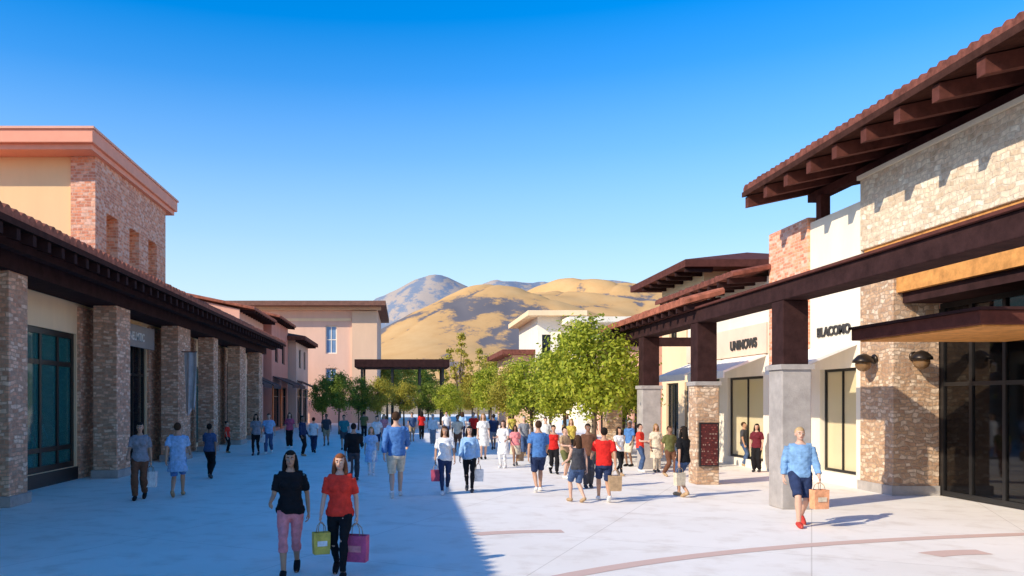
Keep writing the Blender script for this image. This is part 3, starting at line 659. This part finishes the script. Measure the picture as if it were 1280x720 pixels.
def skel(g, pose):
    st,(s1,e1),(s2,e2),ab = POSE[pose]; K = {}
    dz = -.045 if abs(st)>.25 else (-.035 if abs(st)>.12 else -.01)
    K['dz'] = dz
    for side,foot in ((-1,-st),(1,st)):
        hip = Vector((side*.092,0,.915+dz)); front = foot<0
        az = .085 if front or abs(st)<.06 else .085+abs(st)*.28
        ank = Vector((side*.075,foot,az)); a,b = .435,.42
        d = ank-hip; L = min(d.length,a+b-.004); u = d.normalized()
        ca = (a*a+L*L-b*b)/(2*a*L); h = a*math.sqrt(max(0,1-ca*ca)); fw = Vector((0,-1,0)); fw = (fw-u*fw.dot(u)).normalized()
        K[('leg',side)] = (hip, hip+u*a*ca+fw*h, ank, 0 if front or abs(st)<.06 else abs(st)*1.9)
    for side,(sw,el) in ((-1,(s1,e1)),(1,(s2,e2))):
        sw=R(sw); el=R(el); a=R(ab); S=Vector((side*(.178 if g=='m' else .16),.005,1.385+dz))
        d=Vector((side*math.sin(a),-math.sin(sw)*math.cos(a),-math.cos(sw)*math.cos(a))); E=S+d*.285
        d2=Vector((side*math.sin(a*.35),-math.sin(sw+el),-math.cos(sw+el))).normalized(); W=E+d2*.25
        n=Vector((-side,0,0)); n=(n-d2*n.dot(d2)).normalized(); s=d2.cross(n)
        if side<0: s=-s
        if (s.y>0 and abs(s.y)>.3): s=-s
        K[('arm',side)] = (S,E,W,d2,n,s); K[('grip',side)] = W+d2*.105+n*.02
    return K
def foot_pts(ank, pitch):
    hp=[(0,.055,-.045),(0,.02,-.04),(0,-.07,-.05),(0,-.13,-.06),(0,-.175,-.066)]; rr=[.034,.042,.044,.04,.026]
    c,s=math.cos(pitch),math.sin(pitch); out=[]
    for (x,y,z) in hp: out.append(Vector((ank.x*1.05+x, ank.y+y*c+z*s, ank.z+z*c+y*s)))
    zmin=min(p.z-r for p,r in zip(out,rr))
    return [p-Vector((0,0,zmin)) if pitch==0 else p for p in out], rr
cache = {}
def get(key, fn):
    if key not in cache: cache[key] = fn()
    return cache[key]
def ring_t(g, dz, infl, z0, z1):
    rs=[]
    for (z,rx,ry) in TOR[g]:
        if z0-1e-6<=z<=z1+1e-6: rs.append((z+dz,rx+infl,ry+infl,0,0))
    return rs
def limb(pts, rads, t):
    L=[(pts[i+1]-pts[i]).length for i in range(len(pts)-1)]; tot=sum(L)*t; P=[pts[0]]; Rr=[rads[0]]
    for i,l in enumerate(L):
        if tot>=l-1e-6: P.append(pts[i+1]); Rr.append(rads[i+1]); tot-=l
        else:
            k=tot/l
            if k>.02: P.append(pts[i].lerp(pts[i+1],k)); Rr.append(rads[i]+(rads[i+1]-rads[i])*k)
            break
    return P,Rr
def legline(K,side):
    h,k,a,_=K[('leg',side)]
    return [h+Vector((0,0,.03)),h.lerp(k,.35),h.lerp(k,.7),k,k.lerp(a,.3)+Vector((0,.012,0)),k.lerp(a,.65),a],[.088,.082,.064,.052,.056,.042,.035]
def armline(K,side,g):
    S,E,W,*_=K[('arm',side)]; q=1 if g=='m' else .86
    return [S,S.lerp(E,.3),S.lerp(E,.7),E,E.lerp(W,.35),W],[.052*q,.049*q,.043*q,.037*q,.037*q,.026*q]
def m_body(g,pose,vox):
    K=skel(g,pose); dz=K['dz']; mb=MB(); mb.rings(ring_t(g,dz,0,.8,1.5))
    mb.tube([(0,.012,1.42+dz),(0,.002,1.50+dz),(0,-.002,1.57+dz)],[.056 if g=='m' else .048,.05 if g=='m' else .043,.05],12)
    mb.ell((0,.012,1.628+dz),(.073,.092,.092)); mb.ell((0,-.022,1.565+dz),(.056,.068,.068)); mb.ell((0,-.045,1.528+dz),(.034,.04,.026))
    mb.tube([(0,-.088,1.622+dz),(0,-.104,1.594+dz),(0,-.11,1.583+dz),(0,-.09,1.574+dz)],[.008,.012,.014,.010],8)
    mb.ell((0,-.078,1.636+dz),(.052,.018,.010),12,6)
    for s in (-1,1): mb.ell((s*.074,.015,1.6+dz),(.010,.020,.032),8,6)
    if g=='f':
        for s in (-1,1): mb.ell((s*.068,-.082,1.255+dz),(.058,.052,.055))
    for side in (-1,1):
        p,r=legline(K,side); mb.tube(p,r,12)
        fp,fr=foot_pts(K[('leg',side)][2],K[('leg',side)][3]); mb.tube(fp,[x*.85 for x in fr],8); mb.tube([p[-1],fp[1]],[.035,.036],8)
        p,r=armline(K,side,g); mb.tube(p,r,12)
        S,E,W,d2,n,s=K[('arm',side)]
        rings=[]
        for t,w,th in ((-.015,.024,.022),(.02,.03,.017),(.055,.039,.015),(.088,.038,.012)):
            rings.append([W+d2*t+s*(w*math.cos(a))+n*(th*math.sin(a)) for a in [q*math.pi/5 for q in range(10)]])
        mb.loft(rings)
        for off,L,rd in ((.03,.073,.0092),(.010,.082,.0095),(-.010,.077,.0092),(-.029,.06,.0082)):
            b=W+d2*.08+s*off; pts=[b]; ang=.12
            for fr_ in (.45,.3,.25):
                ang+=.42; b=b+(d2*math.cos(ang)+n*math.sin(ang))*L*fr_; pts.append(b)
            mb.tube(pts,[rd*1.05,rd,rd*.92,rd*.75],7)
        b=W+d2*.02+s*.026; d3=(d2*.65+s*.62+n*.35).normalized(); d4=(d2*.9+s*.2+n*.4).normalized()
        mb.tube([b,b+d3*.035,b+d3*.035+d4*.03,b+d3*.035+d4*.052],[.014,.012,.0105,.008],7)
    return remesh(mb,vox,2 if vox<.009 else 3)
def m_top(g,pose,kind,vox):
    K=skel(g,pose); dz=K['dz']; mb=MB(); hem=.86
    rs=ring_t(g,dz,.022,hem,1.42)
    if kind in('tunic','dress'):
        low=.62 if kind=='tunic' else .5
        rs=[(low+dz,.23,.2,0,0),(low+.12+dz,.215,.17,0,0)]+rs
    if kind!='tank': rs.append((1.437+dz,.098,.075,0,0))
    else: rs=[q for q in rs if q[0]<1.40+dz]+[(1.405+dz,.135,.085,0,0)]
    mb.rings(rs,18)
    if g=='f':
        for s in (-1,1): mb.ell((s*.068,-.088,1.255+dz),(.068,.062,.064))
    if kind!='tank':
        for side in (-1,1):
            p,r=armline(K,side,g); t=.92 if kind=='long' else .42
            P,Rr=limb(p,[x+.017+(.006 if i>1 else 0) for i,x in enumerate(r)],t); mb.tube(P,Rr,12)
            mb.tube([Vector((side*.06,0,1.39+dz)),P[0]],[.06,.062],10)
    return remesh(mb,vox,3,.012)
def m_bottom(g,pose,kind,vox):
    K=skel(g,pose); dz=K['dz']; mb=MB(); mb.rings(ring_t(g,dz,.016,.8,.93)+[(1.0+dz,TOR[g][3][1]+.012,TOR[g][3][2]+.012,0,0)],18)
    if kind=='skirt': mb.rings([(.5+dz,.24,.21,0,0),(.75+dz,.21,.165,0,0),(.95+dz,.18,.13,0,0)],18)
    else:
        t={'pants':.985,'shorts':.49,'capri':.72,'legging':.98}[kind]; fat={'pants':(.014,.03),'shorts':(.02,.03),'capri':(.010,.010),'legging':(.009,.007)}[kind]
        for side in (-1,1):
            p,r=legline(K,side); q=[x+(fat[0] if i<3 else fat[1]) for i,x in enumerate(r)]
            P,Rr=limb(p,q,t); mb.tube(P,Rr,12)
    return remesh(mb,vox,3,.009)
def m_hair(g,pose,kind):
    dz=skel(g,pose)['dz']; mb=MB()
    mb.ell((0,.016,1.634+dz),(.082,.098,.096),20,16)
    out=[]
    for (x,y,z) in mb.v:
        z0=z-dz; face = y<.005 and z0<1.672-.2*max(0,-y-.05); low = z0<1.575
        if face or (low and kind!='long' and y<.03) or (low and z0<1.545): out.append((x*.8,.012+(y-.012)*.8,1.628+dz+(z-1.628-dz)*.8))
        else:
            k=1+.05*noise.noise(Vector((x*40,y*40,z*25))); out.append((x*k,y*k,z))
    mb.v=out
    if kind=='long':
        mb.rings([(1.36+dz,.07,.03,0,.082),(1.42+dz,.092,.045,0,.072),(1.5+dz,.088,.055,0,.058),(1.58+dz,.084,.07,0,.045),(1.66+dz,.078,.075,0,.035)],16)
        for s in(-1,1): mb.tube([(s*.066,-.01,1.66+dz),(s*.08,-.004,1.58+dz),(s*.086,-.01,1.48+dz),(s*.09,-.03,1.38+dz)],[.02,.026,.03,.014],8)
    if kind=='bun': mb.ell((0,.105,1.69+dz),(.042,.042,.04))
    me=mb.mesh('hair'); me.materials.append(None)
    for p in me.polygons: p.use_smooth=True
    return me
def m_shoe(g,pose,side):
    K=skel(g,pose); a=K[('leg',side)]; fp,fr=foot_pts(a[2],a[3]); mb=MB(); mb.tube(fp,[x*1.12 for x in fr],12)
    if a[3]==0: mb.v=[(x,y,max(z,.004)) for (x,y,z) in mb.v]
    mb.tube([fp[1]+Vector((0,.005,-.01)),a[2]+Vector((0,.002,-.005))],[.044,.042],10)
    return remesh(mb,.01,2)
def m_simple(mb):
    me=mb.mesh('f'); me.materials.append(None)
    for p in me.polygons: p.use_smooth=True
    return me
def m_eye(s,dz): return m_simple(MB().ell((s*.030,-.0835,1.612+dz),(.0145,.008,.008),10,8))
def m_iris(s,dz): return m_simple(MB().ell((s*.030,-.0895,1.612+dz),(.0065,.004,.0065),8,6))
def m_brow(s,dz): return m_simple(MB().tube([(s*.014,-.093,1.634+dz),(s*.03,-.094,1.64+dz),(s*.046,-.082,1.634+dz)],[.004,.0045,.003],6))
def m_mouth(dz): return m_simple(MB().ell((0,-.0868,1.548+dz),(.023,.008,.0075),10,6))
fm = {}
def fab(c, rough=.9):
    k=tuple(round(x,3) for x in c)
    if k not in fm: fm[k]=plain('cloth_%d'%len(fm), c, rough, .26, 12, .25, fine=300, spec=.2)
    return fm[k]
SK=[plain('skin_fair',(.62,.37,.26),.55,.05,20),plain('skin_tan',(.50,.27,.165),.55,.05,20),plain('skin_brown',(.26,.13,.075),.55,.05,20)]
EYEW=plain('eye_white',(.75,.73,.7),.3,.02,5); IRIS=plain('iris',(.03,.02,.015),.2,.1,5); LIP=plain('lips',(.38,.12,.10),.5,.05,5)
COL=dict(black=(.012,.012,.014),navy=(.025,.04,.10),blue=(.08,.20,.46),lblue=(.30,.48,.70),sky=(.36,.56,.78),mblue=(.20,.36,.58),white=(.78,.77,.75),cream=(.68,.58,.43),red=(.66,.025,.02),coral=(.85,.05,.03),pink=(.82,.27,.28),rose=(.55,.10,.16),
   brown=(.16,.07,.04),tan=(.42,.28,.16),grey=(.25,.26,.29),dgrey=(.06,.06,.07),denim=(.06,.10,.20),olive=(.14,.14,.05),yellow=(.62,.48,.10),maroon=(.14,.02,.03),green=(.05,.18,.08),teal=(.03,.2,.22),purple=(.2,.06,.25),orange=(.85,.38,.2),redshoe=(.5,.05,.04),hot=(.62,.10,.22))
HAIR=dict(dark=fab((.018,.012,.009)),brown=fab((.06,.03,.015)),auburn=fab((.22,.075,.03)),blond=fab((.34,.2,.08)),gold=fab((.50,.34,.17)),grey=fab((.4,.38,.36)))
def person(px, fy, hy, g, pose, face, top, bottom, hair, label, skin=0, shoe='dgrey', group=None, near=False):
    D=gd(fy); H=(fy-hy)*D/F; s=H/1.70; x=gx(px,D)
    e=empty('person',(x,D,0),label,'person',group); e.scale=(s,s,s); e.rotation_euler[2]=R(face)
    vox=.0068 if near else (.012 if D<19.5 else .02); cv=.010 if near else (.014 if D<19.5 else .022)
    def put(name,me,mat,par=e):
        o=bpy.data.objects.new(name,me); C.objects.link(o); o.parent=par
        o.material_slots[0].link='OBJECT'; o.material_slots[0].material=mat; return o
    dz=skel(g,pose)['dz']
    put('body',get(('b',g,pose,vox),lambda:m_body(g,pose,vox)),SK[skin])
    put('shirt' if top[0]!='dress' else 'dress',get(('t',g,pose,top[0],cv),lambda:m_top(g,pose,top[0],cv)),fab(COL[top[1]]))
    put({'pants':'trousers','shorts':'shorts','capri':'trousers','legging':'trousers','skirt':'skirt'}[bottom[0]],get(('o',g,pose,bottom[0],cv),lambda:m_bottom(g,pose,bottom[0],cv)),fab(COL[bottom[1]]))
    put('hair',get(('h',g,pose,hair[0]),lambda:m_hair(g,pose,hair[0])),HAIR[hair[1]])
    for sd in(-1,1): put('shoe',get(('s',g,pose,sd),lambda:m_shoe(g,pose,sd)),fab(COL[shoe]))
    if D<20:
        for sd in(-1,1):
            ey=put('eye',get(('e',sd,dz),lambda:m_eye(sd,dz)),EYEW); put('iris',get(('i',sd,dz),lambda:m_iris(sd,dz)),IRIS,ey)
            put('eyebrow',get(('w',sd,dz),lambda:m_brow(sd,dz)),HAIR[hair[1]])
        put('mouth',get(('m',dz),lambda:m_mouth(dz)),LIP)
    K=skel(g,pose); mat=Matrix.Translation(Vector((x,D,0)))@Matrix.Rotation(R(face),4,'Z')@Matrix.Scale(s,4)
    return {sd: mat@K[('grip',sd)] for sd in(-1,1)}
def bag(grip, w,d,h, col, label, rot=0, tall=.14, stripe=None):
    e=empty('shopping_bag',(grip.x,grip.y,grip.z-tall-h),label,'bag'); e.rotation_euler[2]=R(rot)
    def put(mb,name,mat,par,smooth=False):
        me=mb.mesh(name); me.materials.append(mat); o=bpy.data.objects.new(name,me); C.objects.link(o); o.parent=par
        if smooth:
            for p in me.polygons:p.use_smooth=True
        return o
    k=.94; mb=MB(); W=w/2; Dd=d/2
    def rect(z,a,bb,t=0): return [(-a+t,-bb+t,z),(a-t,-bb+t,z),(a-t,bb-t,z),(-a+t,bb-t,z)]
    rings=[rect(0,W*k,Dd*k),rect(h*.5,W*1.01,Dd*.9),rect(h,W,Dd),rect(h,W,Dd,.006),rect(.02,W*k,Dd*k,.006)]
    mb.loft(rings); bo=put(mb,'bag_body',fab(COL[col] if isinstance(col,str) else col,.6),e)
    for sy in(-1,1):
        put(MB().tube([(-W*.5,sy*Dd*.95,h-.03),(-W*.4,sy*Dd*.6,h+tall*.6),(-W*.12,sy*.006,h+tall),(W*.12,sy*.006,h+tall),(W*.4,sy*Dd*.6,h+tall*.6),(W*.5,sy*Dd*.95,h-.03)],[.005]*6,6),'handle',fab(COL['tan']),e,True)
    if stripe:
        put(MB().box(-W*.6,W*.6,-Dd*1.06,-Dd*1.02,h*.38,h*.62),'print',fab(COL[stripe],.6),bo)
    return e
A=0; B=180
g1=person(363,717,562,'f','stroll',4,('tee','black'),('capri','pink'),('long','dark'),'person in black top and pink cropped trousers walking nearest the camera',1,'black',near=True)
g2=person(425,719,566,'f','carry2',-4,('tee','coral'),('legging','black'),('long','auburn'),'person in red top and black trousers carrying bags in both hands',0,'black',near=True)
bag(g2[-1],.2,.12,.26,'yellow','small yellow patterned shopping bag between the two nearest women',20,.12,'white')
bag(g2[1],.3,.15,.32,'hot','large pink shopping bag in the left hand of the woman in red',-15,.14,'pink')
g3=person(1000,657,533,'m','carry',-12,('long','mblue'),('shorts','navy'),('short','gold'),'person in blue long sleeved top and dark shorts near the concrete column, fair haired',0,'redshoe',near=True)
bag(g3[1],.27,.15,.32,'orange','orange shopping bag held by the fair haired walker by the concrete column',10,.12,'cream')
g4=person(495,622,513,'m','walk',B,('long','blue'),('shorts','cream'),('short','brown'),'person in blue long sleeved shirt seen from behind in mid street, shaded',0,'white')
g5=person(222,621,527,'m','walk',B+8,('tunic','lblue'),('shorts','blue'),('short','brown'),'person in long light blue shirt walking away before the arcade columns',1,'tan')
g6=person(175,624,527,'f','step',A+10,('tee','grey'),('pants','brown'),('bun','dark'),'person in grey top and dark brown trousers, leftmost walker by the arcade',1,'black')
bag(g6[1],.26,.14,.34,'white','white shopping bag carried by the leftmost walker in brown trousers',0,.12)
g7=person(262,598,529,'f','step2',B-10,('tee','denim'),('pants','black'),('short','dark'),'person in dark blue top and black trousers beside the hanging grey banner',2)
g8=person(556,617,532,'f','carry',A,('tee','white'),('legging','navy'),('long','brown'),'person in white top and navy trousers at the edge of the shadow',1,'white')
g9=person(587,614,532,'f','carry2',A-8,('long','lblue'),('legging','black'),('long','dark'),'person in light blue long sleeves and black trousers beside woman in white',0)
bag(g9[1],.24,.12,.28,'white','small white bag carried by the woman in light blue sleeves')
g10=person(673,615,525,'m','step',B,('tee','blue'),('shorts','navy'),('short','brown'),'person in blue shirt and navy shorts standing alone in front of the trees',1,'white')
g11=person(722,628,543,'f','step2',B+20,('tank','dgrey'),('shorts','denim'),('long','brown'),'person in charcoal sleeveless top and denim shorts left of the man in red',0,'tan')
g12=person(755,627,533,'m','walk2',B-5,('tee','red'),('shorts','navy'),('short','dark'),'person in bright red shirt and navy shorts walking away',1,'white')
g13=person(735,610,530,'m','stand',A,('tee','brown'),('pants','dgrey'),('short','dark'),'person in brown shirt just behind the man in red',2)
g14=person(854,621,532,'f','step',B+30,('tee','black'),('shorts','denim'),('long','dark'),'person in black shirt and denim shorts beside the brown stone column',1,'tan')
g15=person(442,602,528,'m','walk',B,('long','black'),('pants','dgrey'),('short','dark'),'person in black jacket walking away left of the man in blue',1)
bag(g15[1],.26,.14,.34,'white','white shopping bag carried by the man in the black jacket')
g16=person(464,594,533,'f','step2',A,('dress','sky'),('legging','white'),('long','blond'),'person in pale sky blue dress between the black jacket and the blue shirt',0,'white')
crowd=[
 (336,567,516,'m','walk',A,('tee','lblue'),('pants','denim'),('short','brown'),'person in light blue tee before the far arcade columns'),
 (320,569,517,'f','step',A,('tee','grey'),('legging','black'),('long','dark'),'person in grey tee and black leggings before the far arcade columns'),
 (378,570,520,'m','stand',70,('long','navy'),('pants','black'),('short','dark'),'person in navy long sleeves by the orange shop panels'),
 (392,566,521,'f','walk2',B,('tee','white'),('pants','navy'),('bun','dark'),'person in white tee walking away near the dark shade trees'),
 (362,560,516,'f','stand',A,('tee','rose'),('pants','black'),('long','brown'),'person in rose tee near the brown awnings'),
 (408,557,517,'m','walk',A,('tee','dgrey'),('shorts','tan'),('short','brown'),'person in charcoal tee and tan shorts before the shade trees'),
 (284,566,527,'f','stand',80,('tee','coral'),('pants','black'),('bun','dark'),'person in orange red top by the last columns of the arcade'),
 (430,562,518,'m','step',A,('tee','teal'),('shorts','dgrey'),('short','dark'),'person in teal tee left of the black jacket'),
 (471,566,520,'m','stand',A,('tee','white'),('shorts','navy'),('short','brown'),'person in white tee and navy shorts behind the sky blue dress'),
 (480,556,517,'f','walk2',A,('tee','pink'),('pants','denim'),('long','blond'),'person in pink tee behind the man in blue'),
 (515,552,515,'m','walk',A,('tee','denim'),('shorts','tan'),('short','dark'),'person in denim blue tee and tan shorts right of the man in blue'),
 (527,549,514,'f','step',B,('tee','red'),('pants','black'),('long','dark'),'small far person in red tee and black trousers in mid street'),
 (541,557,518,'m','stand',A,('long','white'),('pants','grey'),('short','grey'),'person in white long sleeves and grey trousers behind woman in white'),
 (455,549,514,'m','walk',B,('tee','olive'),('pants','black'),('short','dark'),'small far person in olive tee before the yellow green tree'),
 (572,566,518,'m','walk2',A,('tee','cream'),('shorts','brown'),('short','brown'),'person in cream tee and brown shorts between two women'),
 (604,574,517,'f','stand',A,('tee','white'),('skirt','white'),('long','blond'),'blond person in all white at the sunlit tree row'),
 (629,585,526,'f','talk',-30,('dress','white'),('legging','white'),('long','brown'),'person in white dress talking in the sunlit crowd'),
 (644,582,531,'f','step',A,('tee','pink'),('skirt','cream'),('long','dark'),'person in pink tee and cream skirt left of the man in blue shirt'),
 (655,570,520,'m','walk',A,('tee','grey'),('pants','denim'),('short','grey'),'grey haired person in grey tee left of the man in blue shirt'),
 (692,592,531,'f','step2',A,('tank','red'),('pants','black'),('bun','dark'),'person in sleeveless red top right of the man in blue shirt'),
 (706,598,534,'m','talk',40,('tee','tan'),('shorts','olive'),('short','dark'),'person in tan tee and olive shorts left of the charcoal top'),
 (714,574,523,'f','walk',A,('tee','yellow'),('skirt','black'),('long','blond'),'blond person in yellow tee and black skirt under the bright trees'),
 (774,594,533,'f','walk',A+15,('tee','white'),('legging','black'),('long','dark'),'person in white tee and black leggings just right of the man in red'),
 (787,583,526,'m','stand',-60,('tee','blue'),('shorts','cream'),('short','grey'),'grey haired person in blue tee and cream shorts under the largest tree'),
 (800,590,530,'m','talk',60,('tee','coral'),('pants','denim'),('short','dark'),'person in orange red tee and denim trousers right of the largest tree'),
 (820,590,530,'f','stand',A,('dress','cream'),('legging','cream'),('long','blond'),'blond person in cream dress beside the third pergola column'),
 (837,596,532,'m','step2',20,('tee','olive'),('pants','brown'),('short','brown'),'person in olive tee and brown trousers left of the black shirt'),
 (764,569,520,'m','walk',A,('tee','grey'),('shorts','navy'),('short','brown'),'person in grey tee and navy shorts beneath the largest tree'),
 (682,572,522,'m','stand',A,('tee','white'),('pants','black'),('short','dark'),'person in white tee and black trousers right behind the blue shirt'),
 (617,562,517,'m','walk',B,('tee','navy'),('shorts','grey'),('short','dark'),'person in navy tee and grey shorts far along the tree row'),
 (592,556,515,'m','walk',A,('tee','red'),('shorts','black'),('short','dark'),'small far person in red tee and black shorts before the olive tree'),
 (578,550,514,'f','walk2',B,('tee','sky'),('pants','navy'),('long','brown'),'small far person in sky blue tee before the olive tree'),
 (558,551,514,'m','step',A,('tee','white'),('pants','denim'),('short','brown'),'small far person in white tee and denim trousers at the flat canopy end'),
 (946,590,530,'f','stand',-40,('tee','maroon'),('pants','black'),('long','dark'),'person in maroon tee and black trousers by the shop windows behind the pergola'),
 (930,583,528,'m','stand',50,('tee','dgrey'),('pants','denim'),('short','brown'),'person in charcoal tee by the shop awnings behind the pergola'),
 (866,585,527,'m','walk',A,('tee','white'),('shorts','olive'),('short','dark'),'person in white tee and olive shorts in the pergola shade'),
 (740,564,518,'m','stand',A,('tee','cream'),('pants','tan'),('short','grey'),'grey haired person in cream tee far under the largest tree'),
 (708,561,517,'f','stand',A,('dress','sky'),('legging','white'),('long','brown'),'small far person in sky blue dress under the bright trees'),
 (640,557,516,'f','walk',A,('tee','yellow'),('pants','denim'),('long','dark'),'small far person in yellow tee along the tree row'),
]
G={c[9]:person(*c, skin=(i*7)%3 if i%4 else 0, shoe=('white','dgrey','tan','black')[i%4]) for i,c in enumerate(crowd)}
def grip(t): return next(v for k,v in G.items() if t in k)
bag(g12[-1],.26,.13,.32,'tan','tan paper bag carried by the man in the bright red shirt',0,.12)
bag(g14[1],.24,.12,.28,'cream','cream shopping bag carried by the person in black shirt and denim shorts',20,.12)
bag(g8[-1],.22,.11,.26,'rose','rose shopping bag carried by the woman in white at the shadow edge',0,.12)
bag(grip('light blue tee before')[-1],.26,.13,.32,'white','white shopping bag carried by the person in light blue tee by the far arcade',0,.12)
bag(grip('pink tee and cream skirt')[1],.24,.12,.3,'tan','tan paper bag carried by the person in pink tee and cream skirt',0,.12)
bag(grip('sleeveless red top')[-1],.24,.12,.3,'white','white shopping bag carried by the person in sleeveless red top',0,.12)
def mann(x,y,top,label):
    e=empty('mannequin',(x,y,.36),label,'mannequin'); e.rotation_euler[2]=R(60)
    for nme,me,mat in (('body',get(('b','f','stand',.02),lambda:m_body('f','stand',.02)),M['plaster']),('shirt',get(('t','f','stand','dress',.022),lambda:m_top('f','stand','dress',.022)),fab(COL[top]))):
        o=bpy.data.objects.new(nme,me); C.objects.link(o); o.parent=e; o.material_slots[0].link='OBJECT'; o.material_slots[0].material=mat
mann(-9.5,17.9,'sky','white mannequin in a pale blue dress behind the teal shop window, nearest one')
mann(-9.5,19.2,'white','white mannequin in a white dress behind the teal shop window, middle one')
mann(-9.5,20.6,'red','white mannequin in a red dress behind the teal shop window, farthest one')
pd=empty('display_plinth',(-9.7,19.6,0),'long white display plinth behind the teal shop window','plinth')
box('plinth_body',M['plaster'],pd,-10.2,-9.35,17.4,21.6,0,.34,bevel=.02); box('plinth_top',M['white'],pd,-10.23,-9.32,17.37,21.63,.342,.36)
bpy.data.scenes.remove(TS)

# ------------------------------------------------------------------ light, sky, camera
sv = Vector((-1.45,-.85,1.0)).normalized()
el = math.asin(sv.z); az = math.atan2(sv.x,sv.y)
w = bpy.data.worlds.new('World'); bpy.context.scene.world = w; w.use_nodes = True
nt = w.node_tree; bg = nt.nodes['Background']; sk = nt.nodes.new('ShaderNodeTexSky'); sk.sky_type = 'NISHITA'; sk.sun_disc = False
sk.sun_elevation = el; sk.sun_rotation = az % (2*math.pi); sk.air_density = 1.0; sk.dust_density = .5; sk.ozone_density = 2.0
hs = nt.nodes.new('ShaderNodeHueSaturation'); hs.inputs['Hue'].default_value = .506; hs.inputs['Saturation'].default_value = 1.8; hs.inputs['Value'].default_value = 1.75
nt.links.new(sk.outputs[0], hs.inputs['Color'])
tc = nt.nodes.new('ShaderNodeTexCoord'); sx = nt.nodes.new('ShaderNodeSeparateXYZ'); nt.links.new(tc.outputs['Generated'], sx.inputs[0])
rp = nt.nodes.new('ShaderNodeValToRGB'); e_ = rp.color_ramp.elements; e_[0].position = 0; e_[0].color = (.92,.92,.92,1); e_[1].position = .43; e_[1].color = (0,0,0,1)
for p_,v_ in ((.10,.84),(.19,.60),(.29,.26),(.37,.07)):
    q = e_.new(p_); q.color = (v_,v_,v_,1)
nt.links.new(sx.outputs[2], rp.inputs[0])
mx = nt.nodes.new('ShaderNodeMixRGB'); mx.inputs[2].default_value = (5.0,6.0,6.6,1); nt.links.new(rp.outputs[0], mx.inputs[0]); nt.links.new(hs.outputs[0], mx.inputs[1])
nt.links.new(mx.outputs[0], bg.inputs[0]); bg.inputs[1].default_value = .15
sd = bpy.data.lights.new('sun','SUN'); sd.energy = 5.0; sd.angle = R(.5); sd.color = (1,.89,.70)
so = bpy.data.objects.new('sun', sd); C.objects.link(so); so.rotation_euler = sv.to_track_quat('Z','Y').to_euler()
cd = bpy.data.cameras.new('camera'); co = bpy.data.objects.new('camera', cd); C.objects.link(co)
co.location = (0,0,CH); co.rotation_euler = (R(90),0,0); cd.sensor_width = 36; cd.lens = 36*F/1280
cd.shift_x = (640-CX)/1280; cd.shift_y = (CY-360)/1280; cd.clip_end = 12000; cd.clip_start = .1
s = bpy.context.scene; s.camera = co
s.view_settings.view_transform = 'Standard'; s.view_settings.look = 'None'; s.view_settings.exposure = 0
